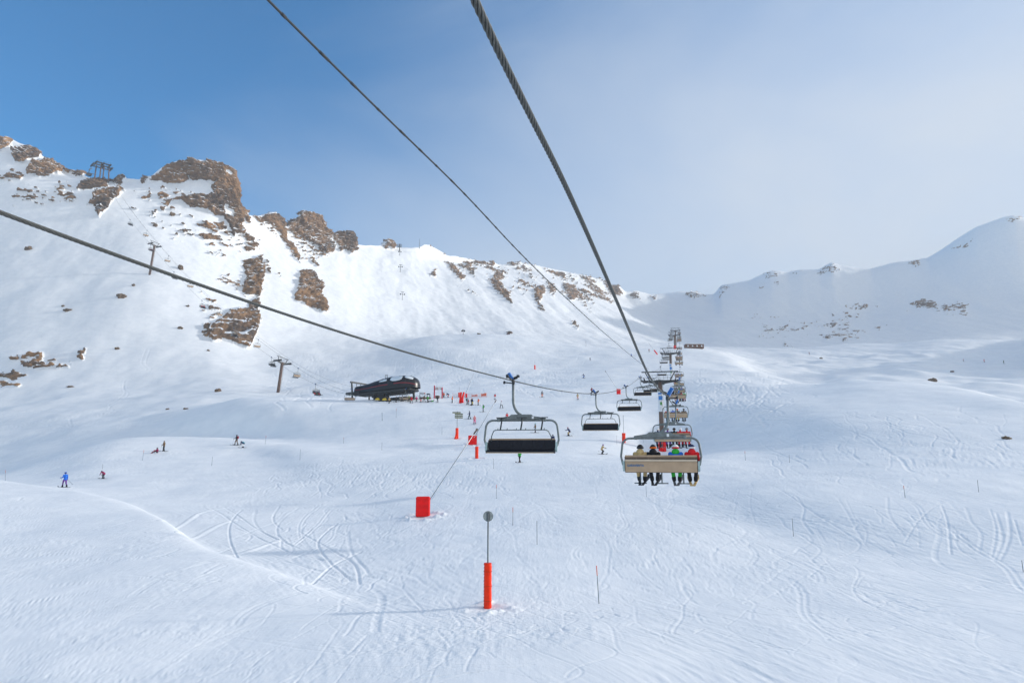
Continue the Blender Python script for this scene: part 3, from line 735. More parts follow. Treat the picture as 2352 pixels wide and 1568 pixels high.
# --- materials of the ground
def snow_material():
    m = bpy.data.materials.new('snow_and_rock')
    m.use_nodes = True
    n = m.node_tree; L = n.links
    b = n.nodes['Principled BSDF']
    b.inputs['Roughness'].default_value = 0.62
    b.inputs['Specular IOR Level'].default_value = 0.25
    def nn(t, **k):
        x = n.nodes.new(t)
        for a_, c in k.items(): setattr(x, a_, c)
        return x
    def noise(scale, det, vec, rough=0.5, sc=(1, 1, 1), rot=(0, 0, 0)):
        mp_ = nn('ShaderNodeMapping'); mp_.inputs['Scale'].default_value = sc; mp_.inputs['Rotation'].default_value = rot
        L.new(vec, mp_.inputs['Vector'])
        x = nn('ShaderNodeTexNoise'); x.inputs['Scale'].default_value = scale; x.inputs['Detail'].default_value = det; x.inputs['Roughness'].default_value = rough
        L.new(mp_.outputs['Vector'], x.inputs['Vector'])
        return x.outputs['Fac']
    def math_(op, a_, c, clamp=False):
        x = nn('ShaderNodeMath', operation=op, use_clamp=clamp)
        for i, v in enumerate((a_, c)):
            if isinstance(v, (int, float)): x.inputs[i].default_value = v
            else: L.new(v, x.inputs[i])
        return x.outputs[0]
    geo = nn('ShaderNodeNewGeometry'); pos = geo.outputs['Position']
    at = nn('ShaderNodeAttribute', attribute_name='rock')
    sep = nn('ShaderNodeSeparateXYZ'); L.new(geo.outputs['Normal'], sep.inputs[0])
    # snow lies on the ledges
    led_ = math_('ADD', sep.outputs['Z'], math_('MULTIPLY', math_('SUBTRACT', noise(0.13, 6, pos, 0.7), 0.5), 1.5))
    cov = nn('ShaderNodeMapRange', interpolation_type='SMOOTHSTEP'); cov.inputs['From Min'].default_value = 0.64; cov.inputs['From Max'].default_value = 0.80
    ab = nn('ShaderNodeAttribute', attribute_name='bare')
    L.new(math_('SUBTRACT', led_, math_('MULTIPLY', ab.outputs['Fac'], 0.24)), cov.inputs['Value'])
    rockf = math_('MULTIPLY', at.outputs['Fac'], math_('SUBTRACT', 1.0, cov.outputs['Result']))
    rf = nn('ShaderNodeMapRange', interpolation_type='SMOOTHSTEP'); rf.inputs['From Min'].default_value = 0.35; rf.inputs['From Max'].default_value = 0.6
    L.new(rockf, rf.inputs['Value'])
    rr = nn('ShaderNodeValToRGB')
    els = rr.color_ramp.elements
    els[0].position = 0.33; els[0].color = (0.040, 0.037, 0.036, 1)
    els[1].position = 0.66; els[1].color = (0.44, 0.245, 0.110, 1)
    e1 = els.new(0.48); e1.color = (0.19, 0.120, 0.070, 1)
    L.new(math_('ADD', math_('MULTIPLY', noise(0.22, 7, pos, 0.7, (1, 1, 2.2), (0.3, 0.15, 0)), 0.55), math_('MULTIPLY', noise(0.045, 3, pos, 0.5, (1, 1, 0.5)), 0.45)), rr.inputs['Fac'])
    sr = nn('ShaderNodeValToRGB')
    sr.color_ramp.elements[0].color = (0.80, 0.835, 0.87, 1); sr.color_ramp.elements[1].color = (0.90, 0.92, 0.94, 1)
    sr.color_ramp.elements[0].position = 0.3; sr.color_ramp.elements[1].position = 0.7
    L.new(noise(0.35, 6, pos, 0.6), sr.inputs['Fac'])
    mx = nn('ShaderNodeMix', data_type='RGBA')
    L.new(rf.outputs['Result'], mx.inputs['Factor']); L.new(sr.outputs['Color'], mx.inputs['A']); L.new(rr.outputs['Color'], mx.inputs['B'])
    L.new(mx.outputs['Result'], b.inputs['Base Color'])
    # surface grain: wind ripples, skid lines and crumbs on the snow, cracks in the rock
    sl = noise(1.0, 4, pos, 0.6, (4.2, 0.5, 1.0), (0, 0, math.radians(-30)))
    sl2 = noise(1.0, 3, pos, 0.6, (1.6, 0.25, 1.0), (0, 0, math.radians(25)))
    cr = noise(2.6, 5, pos, 0.65)
    h = math_('ADD', math_('MULTIPLY', sl, 0.020), math_('ADD', math_('MULTIPLY', cr, 0.030), math_('MULTIPLY', sl2, 0.035)))
    rh = math_('MULTIPLY', noise(0.9, 7, pos, 0.7, (1, 1, 2.0)), 1.3)
    hm = nn('ShaderNodeMix', data_type='FLOAT'); L.new(rf.outputs['Result'], hm.inputs['Factor']); L.new(h, hm.inputs['A']); L.new(rh, hm.inputs['B'])
    pm = nn('ShaderNodeMapRange'); pm.inputs['From Min'].default_value = 0.35; pm.inputs['From Max'].default_value = 0.65; pm.inputs['To Min'].default_value = 0.25; pm.inputs['To Max'].default_value = 1.6
    L.new(noise(0.09, 4, pos, 0.6, (1, 0.7, 1)), pm.inputs['Value'])
    h = math_('MULTIPLY', h, pm.outputs['Result']); L.new(h, hm.inputs['A'])
    bp = nn('ShaderNodeBump'); bp.inputs['Strength'].default_value = 0.85; bp.inputs['Distance'].default_value = 1.0
    L.new(hm.outputs['Result'], bp.inputs['Height']); L.new(bp.outputs['Normal'], b.inputs['Normal'])
    return m
SNOW = snow_material()
def sheet(name, r0, r1, c0, c1, kind='structure'):
    nr, nc = r1 - r0, c1 - c0
    co = np.stack([TX[r0:r1, c0:c1], TY[r0:r1, c0:c1], TZ[r0:r1, c0:c1]], -1).reshape(-1, 3).astype(np.float32)
    i = (np.arange(nr - 1)[:, None] * nc + np.arange(nc - 1)[None]).ravel()
    fa = np.stack([i, i + 1, i + nc + 1, i + nc], -1).astype(np.int32)
    me = bpy.data.meshes.new(name)
    me.vertices.add(len(co)); me.vertices.foreach_set('co', co.ravel())
    me.loops.add(fa.size); me.loops.foreach_set('vertex_index', fa.ravel())
    me.polygons.add(len(fa)); me.polygons.foreach_set('loop_start', np.arange(0, fa.size, 4, dtype=np.int32))
    me.polygons.foreach_set('use_smooth', np.ones(len(fa), bool))
    me.update(calc_edges=True)
    at = me.attributes.new('rock', 'FLOAT', 'POINT')
    at.data.foreach_set('value', RM[r0:r1, c0:c1].ravel())
    at = me.attributes.new('bare', 'FLOAT', 'POINT')
    at.data.foreach_set('value', BARE[r0:r1, c0:c1].ravel())
    me.materials.append(SNOW)
    o = bpy.data.objects.new(name, me); COL.objects.link(o)
    o['kind'] = kind
    return o
ROWCUT = int(np.searchsorted(vpar, 12.5))
COLCUT = int(np.searchsorted(tcol, (1500 - 1176) / F))
sheet('snow_ground', 0, ROWCUT + 1, 0, NC)
sheet('mountain', ROWCUT, NR, 0, COLCUT + 1)
sheet('mountain', ROWCUT, NR, COLCUT, NC)
# ------------------------------------------------------------------ materials of the lift
M_GALV = mat('galvanised_steel', (0.155, 0.18, 0.185), 0.5, 0.35, 0.25, 9, 0.1)
M_GALV_L = mat('pale_steel', (0.30, 0.34, 0.34), 0.5, 0.4, 0.2, 9)
M_TEAL = mat('teal_grey_plate', (0.36, 0.48, 0.49), 0.5, 0.2, 0.15, 9)
M_DARK = mat('dark_steel', (0.035, 0.038, 0.042), 0.55, 0.3, 0.3, 5)
M_RUBBER = mat('black_rubber', (0.015, 0.015, 0.017), 0.7, 0, 0.3, 8)
M_SEAT = mat('black_upholstery', (0.012, 0.014, 0.022), 0.65, 0, 0.3, 14)
M_TAN = mat('tan_backrest', (0.46, 0.33, 0.22), 0.55, 0, 0.12, 2.2)
M_TAN_L = mat('tan_edge', (0.56, 0.46, 0.35), 0.5, 0, 0.1, 4)
M_BLUE = mat('blue_spring', (0.02, 0.16, 0.50), 0.4, 0, 0.15, 9)
M_LETTER = mat('blue_lettering', (0.015, 0.15, 0.33), 0.5, 0, 0.1, 9)
M_WHITE = mat('white_panel', (0.72, 0.74, 0.76), 0.5, 0, 0.06, 3)
M_ROPE = mat('wire_rope', (0.060, 0.066, 0.064), 0.5, 0.15, 0.3, 40)
M_CORE_SHADE = mat('rope_core_groove_shade', (0.006, 0.006, 0.007), 0.9)  # near-black core paints shade into the grooves between the strands
M_CABLE = mat('black_cable', (0.03, 0.032, 0.034), 0.6, 0.2, 0.3, 10)
M_RUST = mat('weathered_brown_steel', (0.135, 0.085, 0.066), 0.75, 0.1, 0.35, 0.8, 0.1)
M_RED = mat('red_padding', (0.86, 0.004, 0.004), 0.55, 0, 0.12, 3, 0.25)
M_ORANGE = mat('orange_padding', (0.90, 0.034, 0.001), 0.55, 0, 0.12, 5, 0.3)
M_POLE = mat('grey_pole', (0.13, 0.15, 0.16), 0.5, 0.3, 0.2, 4)
M_TIP = mat('orange_tip', (0.75, 0.12, 0.04), 0.5)
M_BANNER = mat('blue_banner', (0.05, 0.22, 0.58), 0.5, 0, 0.2, 2)
M_SKY_GLASS = mat('sky_reflection_glass', (0.70, 0.76, 0.80), 0.08, 0.0, 0.1, 0.6, 0, 1.0)  # pale colour painted in for the white sky reflected in the panes

# ------------------------------------------------------------------ the lift line
T_BEAM = [(1516, 874.5, 141.6), (1539.6, 810.6, 262.0), (1548.9, 769.3, 430.0), (1551, 758.7, 521.0)]
T_W = [P(*b) for b in T_BEAM]
def linefit(y):                                 # centre line of the lift
    ys = np.array([t[1] for t in T_W]); xs = np.array([t[0] for t in T_W])
    a, b = np.polyfit(ys, xs, 1)
    return a * y + b
SLOPE = linefit(1) - linefit(0)
YAW = -math.atan(SLOPE)                          # z-rotation that turns +y into the travel direction
GAU = 3.15
upA = P(1533, 910, 26.4); dnA = P(1173, 873, 27.3)
def up_x(y):
    if y < 26.4: return upA[0] + (y - 26.4) * usl
    f = (y - 26.4) / (521 - 26.4); return upA[0] * (1 - f) + (linefit(521) + GAU) * f
def dn_x(y):
    f = (y - 27.3) / (521 - 27.3); return dnA[0] * (1 - f) + (linefit(521) - GAU) * f
def zpix(py, Y, px=1540): return P(px, py, Y)[2]
tz = [t[2] + 0.55 for t in T_W]
upx0 = -1.09; usl = (upA[0] - upx0) / 26.4
def on_line(px, py, x0, sl):                    # where a line x = x0 + sl*y meets the sight line
    d = ray(px, py); y = x0 / (d[0] / d[1] - sl)
    return (y, d[2] / d[1] * y)
up_k = [(-45, 9.0), (0.0, 2.78)] + [on_line(a, b, upx0, usl) for a, b in ((1090, 0), (1300, 430), (1420, 700), (1487, 855))] + [(26.4, upA[2]), (53.4, zpix(928, 53.4)), (81.6, zpix(903, 81.6)), (110.4, zpix(874, 110.4)), (141.6, tz[0])]
y0d = None
for yy in np.linspace(4, 14, 400):
    d = ray(0, 490)
    if d[0] / d[1] * yy <= dn_x(yy): y0d = yy; break
y0d = y0d or 8.4
dn_k = [(-45, 9.0), (y0d, P(0, 490, y0d)[2]), (27.3, dnA[2]), (54, zpix(904, 54)), (83, zpix(889, 83)), (111.6, zpix(868, 111.6)), (141.6, tz[0])]
for i in range(3):
    a, b = T_W[i][1], T_W[i + 1][1]
    for f in (0.25, 0.5, 0.75, 1.0):
        sag = (b - a) * 0.030 * 4 * f * (1 - f)
        for kk in (up_k, dn_k):
            kk.append((a + (b - a) * f, tz[i] + (tz[i + 1] - tz[i]) * f - sag))
for kk in (up_k, dn_k): kk.append((560, tz[3] - 1.5))
def spl(K):
    K = np.array(K); h = np.diff(K[:, 0]); dl = np.diff(K[:, 1]) / h
    m = np.zeros(len(K)); m[0], m[-1] = dl[0], dl[-1]
    m[1:-1] = (dl[:-1] * h[1:] + dl[1:] * h[:-1]) / (h[:-1] + h[1:])
    def f(y):
        i = int(np.clip(np.searchsorted(K[:, 0], y) - 1, 0, len(K) - 2))
        t = (y - K[i, 0]) / h[i]
        return float((2*t**3-3*t**2+1)*K[i,1] + (t**3-2*t**2+t)*h[i]*m[i] + (-2*t**3+3*t**2)*K[i+1,1] + (t**3-t**2)*h[i]*m[i+1])
    return f
up_z, dn_z = spl(up_k), spl(dn_k)
def up_p(y): return Vector((up_x(y), y, up_z(y)))
def dn_p(y): return Vector((dn_x(y), y, dn_z(y)))

def haul_rope(fn, y0, ytw, y1, label):
    mb = MB()
    r0, rs, lay = 0.0175, 0.0082, 0.42
    n = int((ytw - y0) / 0.03)
    P_ = [fn(y0 + (ytw - y0) * i / n) for i in range(n + 1)]
    dd = [0.0]
    for i in range(n): dd.append(dd[-1] + (P_[i + 1] - P_[i]).length)
    for k in range(6):
        pts = []
        for i, p in enumerate(P_):
            t = (P_[min(i + 1, n)] - P_[max(i - 1, 0)]).normalized()
            a = t.cross(Vector((0, 0, 1))).normalized(); b = a.cross(t)
            w = -2 * math.pi * dd[i] / lay + k * math.pi / 3
            pts.append(p + (a * math.cos(w) + b * math.sin(w)) * r0)
        mb.tube(pts, rs, 7)
    mb.tube(P_[::4], 0.0165, 8, True, 1)
    ys = [ytw - 0.05 + (y1 - ytw) * i / 160 for i in range(161)]
    mb.tube([fn(y) for y in ys], 0.027, 8)
    o = mb.build('haul_rope', [M_ROPE, M_CORE_SHADE])
    tag(o, label, 'cable', 'strands of the haul rope')
haul_rope(up_p, -40, 60, 555, 'thick twisted steel rope running overhead to the loaded ascending chairs')
haul_rope(dn_p, -40, 60, 555, 'thick twisted steel rope carrying the empty descending chairs')

# ------------------------------------------------------------------ the chair: origin at the rope, +y is the way its riders face, x to their right
Z_TOP, Z_CARR, Z_BT, Z_BB = -1.60, -1.42, -2.38, -2.88
CX = -0.335                                      # middle of the seat, left of the rope
def make_chair(raised):
    Z_BT = -2.42 if raised else -2.34
    t = thing('chairlift_chair', '', 'chairlift chair')
    m = MB()
    pts = [(0, 0, -0.05), (0, 0, -0.7)]
    for i in range(9):
        a = i / 8 * math.pi / 2 * 0.86
        pts.append((CX * 1.0 * (1 - math.cos(a)) * 1.12, 0.0, -0.76 - 0.62 * math.sin(a)))
    pts.append((CX, 0, Z_CARR))
    m.tube(pts, [0.052] * 2 + [0.055] * 10, 10)
    m.build('hanger', M_GALV, t)
    g = MB()
    g.box((0, 0, 0.0), (0.11, 0.42, 0.10), bev=0.02)
    g.box((-0.02, 0.06, -0.08), (0.10, 0.16, 0.14), bev=0.02)
    g.tube([(0.02, 0.16, 0.03), (0.14, 0.20, 0.11), (0.20, 0.2, 0.16)], 0.03, 8)
    g.rod((0.16, 0.2, 0.17), (0.26, 0.2, 0.17), 0.075, 14)
    g.rod((0.0, 0.0, -0.10), (0.36, 0.0, -0.06), 0.025, 8)
    g.rod((0.33, 0, -0.065), (0.40, 0, -0.055), 0.062, 12)
    g.rod((-0.03, -0.02, 0.1), (-0.17, -0.02, 0.15), 0.06, 12)
    g.box((-0.2, -0.02, 0.19), (0.12, 0.16, 0.10), bev=0.02)
    gr = g.build('grip', M_DARK, t)
    sp = MB()
    a_, b_ = Vector((0.03, -0.05, 0.03)), Vector((0.20, -0.12, 0.31))
    N_ = 44
    sp.tube([a_.lerp(b_, i / N_) for i in range(N_ + 1)], [0.078 + 0.012 * math.cos(i / N_ * 2 * math.pi * 9) for i in range(N_ + 1)], 14)
    sp.build('spring', M_BLUE, gr)
    c = MB()
    xs = [-0.98, -0.5, -0.40, 0.40, 0.5, 0.98]; hs = [0.05, 0.12, 0.19, 0.19, 0.12, 0.05]
    for i in range(5):
        x0, x1, h0, h1 = CX + xs[i], CX + xs[i + 1], hs[i], hs[i + 1]
        zb = Z_TOP + 0.045
        c.add([(x0, -.06, zb), (x1, -.06, zb), (x1, -.06, zb + h1), (x0, -.06, zb + h0), (x0, .06, zb), (x1, .06, zb), (x1, .06, zb + h1), (x0, .06, zb + h0)],
              [(0, 1, 2, 3), (7, 6, 5, 4), (3, 2, 6, 7), (0, 4, 5, 1), (0, 3, 7, 4), (1, 5, 6, 2)])
    for sx in (-0.93, 0.93): c.box((CX + sx, 0, Z_TOP + 0.02), (0.13, 0.17, 0.14), bev=0.02)
    cb = c.build('carrier_beam', M_GALV, t)
    pl = MB(); pl.box((CX - 0.47 if raised else CX + 0.3, 0.075 if raised else -0.075, Z_TOP + 0.11), (0.09, 0.012, 0.11))
    pl.build('number_plate', M_WHITE, cb)
    f = MB()
    Wd, rc = 1.50, 0.30
    pts = [(-Wd + 0.20, 0.02, Z_BB + 0.04), (-Wd + 0.06, 0.0, Z_BB + 0.30), (-Wd, 0, Z_BT + 0.05), (-Wd + 0.03, 0, Z_TOP - 0.45)]
    for i in range(8):
        a = i / 7 * math.pi / 2
        pts.append((-Wd + 0.05 + rc * (1 - math.cos(a)), 0, Z_TOP - rc + rc * math.sin(a)))
    pts = pts + [(-x, y, z) for x, y, z in pts[::-1]]
    f.tube([(x + CX, y, z) for x, y, z in pts], 0.042, 10)
    f.build('frame', M_GALV, t)
    for s in (-1, 1):
        p = MB()
        p.prism([(CX + s * 1.37, -0.10, Z_BB + 0.12), (CX + s * 1.37, 0.10, Z_BB + 0.02), (CX + s * 1.37, 0.26, Z_BB + 0.10), (CX + s * 1.37, 0.12, Z_BB + 0.42), (CX + s * 1.37, -0.08, Z_BB + 0.42)], (s * 0.075, 0, 0))
        p.build('side_plate', M_TEAL, t)
    b = MB()
    prof = [(-0.075, Z_BB), (-0.155, Z_BT + 0.10), (-0.18, Z_BT + 0.06), (-0.19, Z_BT), (-0.13, Z_BT + 0.0), (-0.03, Z_BB + 0.03)]
    b.prism([(CX - 1.34, y, z) for y, z in prof], (2.68, 0, 0))
    bk = b.build('backrest', M_TAN, t)
    e_ = MB()
    e_.bar((CX - 1.345, -0.172, Z_BT + 0.012), (CX + 1.345, -0.172, Z_BT + 0.012), 0.04, 0.05)
    e_.build('top_trim', mat('brown_trim', (0.20, 0.135, 0.09), 0.5), bk)
    e_ = MB()
    e_.bar((CX - 1.34, -0.178, Z_BT - 0.095), (CX + 1.34, -0.178, Z_BT - 0.095), 0.026, 0.075, up=(0, 0.1, 1))
    e_.build('band', M_TAN_L, bk)
    fc = bpy.data.curves.new('lettering', 'FONT'); fc.body = 'GARAVENTA'; fc.size = 0.112; fc.offset = 0.0032; fc.extrude = 0.001
    to = bpy.data.objects.new('lettering', fc); COL.objects.link(to)
    bpy.context.view_layer.update()
    me = bpy.data.meshes.new_from_object(to.evaluated_get(bpy.context.evaluated_depsgraph_get()))
    bpy.data.objects.remove(to)
    me.materials.clear(); me.materials.append(M_LETTER)
    lo = bpy.data.objects.new('lettering', me); COL.objects.link(lo); lo.parent = bk
    tilt = math.atan2(0.08, (Z_BT + 0.1 - Z_BB))
    zc = Z_BB + 0.215
    lo.location = (CX - 1.27, -0.075 - 0.08 * (zc - Z_BB) / (Z_BT + .1 - Z_BB) - 0.008, zc)
    lo.rotation_euler = (math.pi / 2 + tilt, 0, 0)
    xsc = 0.64 / max(0.1, max(v.co.x for v in me.vertices)); lo.scale = (xsc, 1, 1)
    s_ = MB()
    pr = [(-0.125, Z_BT - 0.02), (-0.02, Z_BB + 0.10), (0.50, Z_BB + 0.07), (0.54, Z_BB + 0.03), (0.50, Z_BB - 0.03), (-0.02, Z_BB - 0.02)]
    for k in range(6):
        x0 = CX - 1.362 + k * 0.454
        s_.prism([(x0 + 0.006, y, z) for y, z in pr[:2]] + [(x0 + 0.006, y, z) for y, z in pr[2:]], (0.446, 0, 0))
        s_.prism([(x0 + 0.004, -0.185, Z_BT + 0.042), (x0 + 0.004, -0.08, Z_BT + 0.042), (x0 + 0.004, 0.05, Z_BB + 0.12), (x0 + 0.004, -0.02, Z_BB + 0.09)], (0.449, 0, 0))
    so = s_.build('seat', M_SEAT, t)
    li = MB(); li.bar((CX - 1.33, 0.525, Z_BB - 0.01), (CX + 1.33, 0.525, Z_BB - 0.01), 0.035, 0.035)
    li.build('front_lip', M_TAN_L, so)
    sb = MB()
    if raised:
        zb, yb = -1.99, 0.28
        pts = [(-1.22, 0.05, Z_BT + 0.0), (-1.20, 0.10, -2.24), (-1.10, 0.22, -2.04), (-1.02, 0.27, -1.995), (-0.92, yb, zb)]
    else:
        zb, yb = -2.45, 0.52
        pts = [(-1.30, 0.02, Z_BT - 0.06), (-1.28, 0.22, -2.28), (-1.24, 0.42, -2.33), (-1.15, 0.5, -2.42), (-1.05, yb, zb)]
    pts = pts + [(-x, y, z) for x, y, z in pts[::-1]]
    sb.tube([(x + CX, y, z) for x, y, z in pts], 0.021, 8)
    for k in range(6):
        x = CX - 0.93 + k * 0.372
        sb.rod((x, yb, zb), (x - 0.03, yb, zb + 0.07), 0.018, 6)
    so = sb.build('safety_bar', M_GALV, t)
    for sx in (-0.82, 0.0, 0.82):
        q = MB()
        if raised:
            q.tube([(CX + sx, yb, zb), (CX + sx - .03, yb + 0.03, zb + 0.12), (CX + sx - 0.06, yb + 0.05, zb + 0.3), (CX + sx - 0.06, yb + 0.02, zb + 0.47)], 0.03, 8)
            q.box((CX + sx - 0.06, yb + 0.02, zb + 0.485), (0.44, 0.06, 0.035), bev=0.01)
        else:
            q.tube([(CX + sx, yb, zb), (CX + sx, yb + 0.08, zb - 0.3), (CX + sx, yb + 0.06, zb - 0.85)], 0.026, 8)
            q.rod((CX + sx - 0.24, yb + 0.06, zb - 0.87), (CX + sx + 0.24, yb + 0.06, zb - 0.87), 0.022, 8)
        q.build('footrest', M_DARK if raised else M_GALV, so)
    return t
ORD = ['first', 'second', 'third', 'fourth', 'fifth', 'sixth', 'seventh', 'eighth', 'ninth', 'tenth', 'eleventh', 'twelfth', 'thirteenth', 'fourteenth', 'fifteenth', 'sixteenth', 'seventeenth', 'eighteenth', 'nineteenth']
proto_up = make_chair(False)
proto_dn = make_chair(True)
UP_Y = [26.4, 53.4, 81.6, 110.4] + [110.4 + 27.6 * k for k in range(1, 16)]
DN_Y = [27.7, 54.0, 83.0, 111.6] + [111.6 + 27.6 * k for k in range(1, 16)]
up_chairs, dn_chairs = [], []
for i, y in enumerate(UP_Y):
    if y > 545: break
    c = proto_up if i == 0 else copy_tree(proto_up)
    c.location = up_p(y); c.rotation_euler = (0, 0, YAW + (0.0, -0.03, 0.02, -0.02, 0.03)[i % 5])
    c['label'] = ('nearest loaded chair with four riders and a tan backrest seen from behind' if i == 0 else '%s tan backed chair counting away along the ascending rope' % ORD[i])
    c['group'] = 'chairs on the ascending rope'
    up_chairs.append(c)
for i, y in enumerate(DN_Y):
    if y > 545: break
    c = proto_dn if i == 0 else copy_tree(proto_dn)
    c.location = dn_p(y); c.rotation_euler = (0, 0, YAW + math.pi + (0.11, 0.02, 0.0, 0.03, -0.03)[i % 5])
    c['label'] = ('nearest empty chair with black seat and safety bar raised, facing the viewer' if i == 0 else '%s empty black seated chair counting away along the descending rope' % ORD[i])
    c['group'] = 'chairs on the descending rope'
    dn_chairs.append(c)

# ------------------------------------------------------------------ lift towers: origin at the foot, local x across the line, +y up the line
def make_tower(name, label, loc, rotz, beam_h, half, rp, banner=None, pad=False, lean=(0, 0), pole_mat=None, tops=1.9):
    t = thing(name, label, 'lift tower', loc, rotz)
    t.rotation_euler = (lean[0], lean[1], rotz)
    H = beam_h
    m = MB(); m.tube([(0, 0, -1.5), (0, 0, H * .5), (0, 0, H - 0.3)], [rp * 1.05, rp, rp * 0.98], 20)
    m.build('pole', pole_mat or M_RUST, t)
    m = MB()
    for s in (-1, 1):
        m.add([(0, -.3, H - .75), (0, -.3, H + .12), (s * half * .95, -.22, H + .12), (s * half * .95, -.22, H - .18), (0, .3, H - .75), (0, .3, H + .12), (s * half * .95, .22, H + .12), (s * half * .95, .22, H - .18)],
              [(0, 1, 2, 3), (7, 6, 5, 4), (1, 5, 6, 2), (0, 3, 7, 4), (2, 6, 7, 3)])
    m.build('crossarm', M_DARK, t)
    m = MB()
    tz_ = H + tops
    for s in (-1, 1):
        m.bar((s * half * .56, 0, H + .12), (s * half * .80, 0, tz_ - .1), .2, .2, up=(0, 1, 0))
    m.box((0, 0, tz_), (half * 2.0, .22, .22), bev=.02)
    m.build('lifting_frame', M_DARK, t)
    for s in (-1, 1):
        q = MB()
        x = s * (half - 0.55)
        q.box((x - s * .14, 0, H + .02), (.10, 4.4, .26), bev=.02)
        for k in range(8):
            yk = -2.0 + k * .571
            q.rod((x - .05, yk, H + .26), (x + .07, yk, H + .26), .25, 14)
        q.box((x, 0, H - .16), (.75, 5.0, .05))
        q.box((x + s * .45, -1.4, H - .1), (.30, 1.3, .30), bev=.03)
        q.build('sheave_train', M_RUBBER, t)
    m = MB()
    n = 6
    for k in range(n + 1):
        x = -half * .62 + k * half * 1.24 / n
        m.rod((x, -.45, H + .1), (x, -.45, H + 1.15), .025, 6)
    for zz in (H + .6, H + 1.15): m.rod((-half * .62, -.45, zz), (half * .62, -.45, zz), .025, 6)
    for s in (-1, 1):
        x = s * (half + .1)
        for yk in (-2.4, -.8, .8, 2.4): m.rod((x, yk, H - .1), (x, yk, H + 1.0), .022, 6)
        m.rod((x, -2.4, H + 1.0), (x, 2.4, H + 1.0), .022, 6)
    m.build('railing', M_DARK, t)
    m = MB()
    for zz in np.arange(1.6, H - .8, .38): m.rod((rp * .7, -rp * 1.15, zz), (rp * 1.25, -rp * .75, zz), .02, 5)
    m.rod((rp * .7, -rp * 1.18, 1.4), (rp * .7, -rp * 1.18, H - .6), .025, 6); m.rod((rp * 1.28, -rp * .75, 1.4), (rp * 1.28, -rp * .75, H - .6), .025, 6)
    m.build('ladder', M_GALV, t)
    if banner:
        zc, hh = banner
        b = MB()
        N_ = 14
        def shell(mb, r, z0, z1, a0, a1, th=.02):
            vs, fs = [], []
            for i in range(N_ + 1):
                a = a0 + (a1 - a0) * i / N_
                for rr in (r, r + th):
                    for z in (z0, z1): vs.append((rr * math.cos(a), rr * math.sin(a), z))
            for i in range(N_):
                o = i * 4
                fs += [(o + 2, o + 6, o + 7, o + 3), (o, o + 1, o + 5, o + 4), (o + 1, o + 3, o + 7, o + 5), (o, o + 4, o + 6, o + 2)]
            mb.add(vs, fs)
        shell(b, rp * 1.02, zc - hh, zc + hh, math.radians(180), math.radians(360))
        bo = b.build('banner', M_WHITE, t)
        b = MB(); shell(b, rp * 1.02 + .022, zc + hh * .15, zc + hh * .55, math.radians(215), math.radians(335), .006)
        shell(b, rp * 1.02 + .022, zc + hh * .70, zc + hh * .86, math.radians(200), math.radians(300), .006)
        b.build('emblem', M_BANNER, bo)
        b = MB(); shell(b, rp * 1.02 + .022, zc - hh * .35, zc - hh * .05, math.radians(255), math.radians(300), .006)
        b.build('green_mark', mat('green_mark', (.08, .30, .05), .5), bo)
    if pad:
        b = MB()
        for a in range(5):
            w = math.radians(180 + 45 * a)
            b.box((math.cos(w) * (rp + .15), math.sin(w) * (rp + .15), 1.15), (.42, .30, 2.5), Matrix.Rotation(w - math.pi / 2, 3, 'Z'), bev=.08)
        b.build('padding', M_RED, t)
    return t
names = ['brown steel lift tower with blue and white banner, nearest on the main line', 'second brown lift tower up the main line, white banner on its pole', 'third lift tower up the main line with a white panel on its pole', 'farthest lift tower on top of the main line against the shaded mountain']
for i, (tw, nm) in enumerate(zip(T_W, names)):
    gz = ground(tw[0], tw[1])
    H = tw[2] - gz
    bh = [(H - 4.3, 2.1), (H - 6.9, 2.7), (H - 9.5, 2.4), None][i]
    if i == 3: gz = min(gz, tw[2] - 13); H = tw[2] - gz
    o = make_tower('lift_tower', nm, (tw[0], tw[1], gz), YAW, H, 3.75, 0.47, bh, i in (0, 2))
    o['group'] = 'towers of the main chairlift'

# communication cable above the descending rope, tied every few metres
x_end = P(1491, 849, 141.6)[0]
p0 = (-3.75, 9.6)
csl = (x_end - p0[0]) / (141.6 - p0[1])
ck = [on_line(a, b, p0[0] - csl * p0[1], csl) for a, b in ((615, 0), (860, 243), (1050, 428), (1180, 566), (1330, 712), (1420, 792))]
print('cable', ck)
cc = spl([(-40, 11.5)] + ck + [(141.6, P(1491, 849, 141.6)[2])])
def cab(y):
    return Vector((p0[0] + csl * (y - p0[1]), y, cc(y)))
mb = MB()
ys = np.concatenate([np.arange(-30, 60, 1.0), np.arange(60, 141.7, 3.4)])
mb.tube([cab(y) for y in ys], 0.021, 8)
for y in np.arange(3, 110, 1.15):
    a = cab(y); b = cab(y + 0.12 + 0.10 * (int(y * 7) % 3))
    mb.tube([a, b], 0.0275, 8)
ysb = np.linspace(141.6, 520, 60)
def cab2(y):
    i = 0 if y < 262 else (1 if y < 430 else 2)
    a, b = T_W[i], T_W[i + 1]; f = (y - a[1]) / (b[1] - a[1])
    return Vector((a[0] * (1 - f) + b[0] * f - 1.6, y, a[2] * (1 - f) + b[2] * f + 2.05 - 4 * f * (1 - f) * 2.6))
mb.tube([cab2(y) for y in ysb], 0.022, 6)
tag(mb.build('signal_cable', M_CABLE), 'thin black cable with taped ties stretched above the descending rope', 'cable')
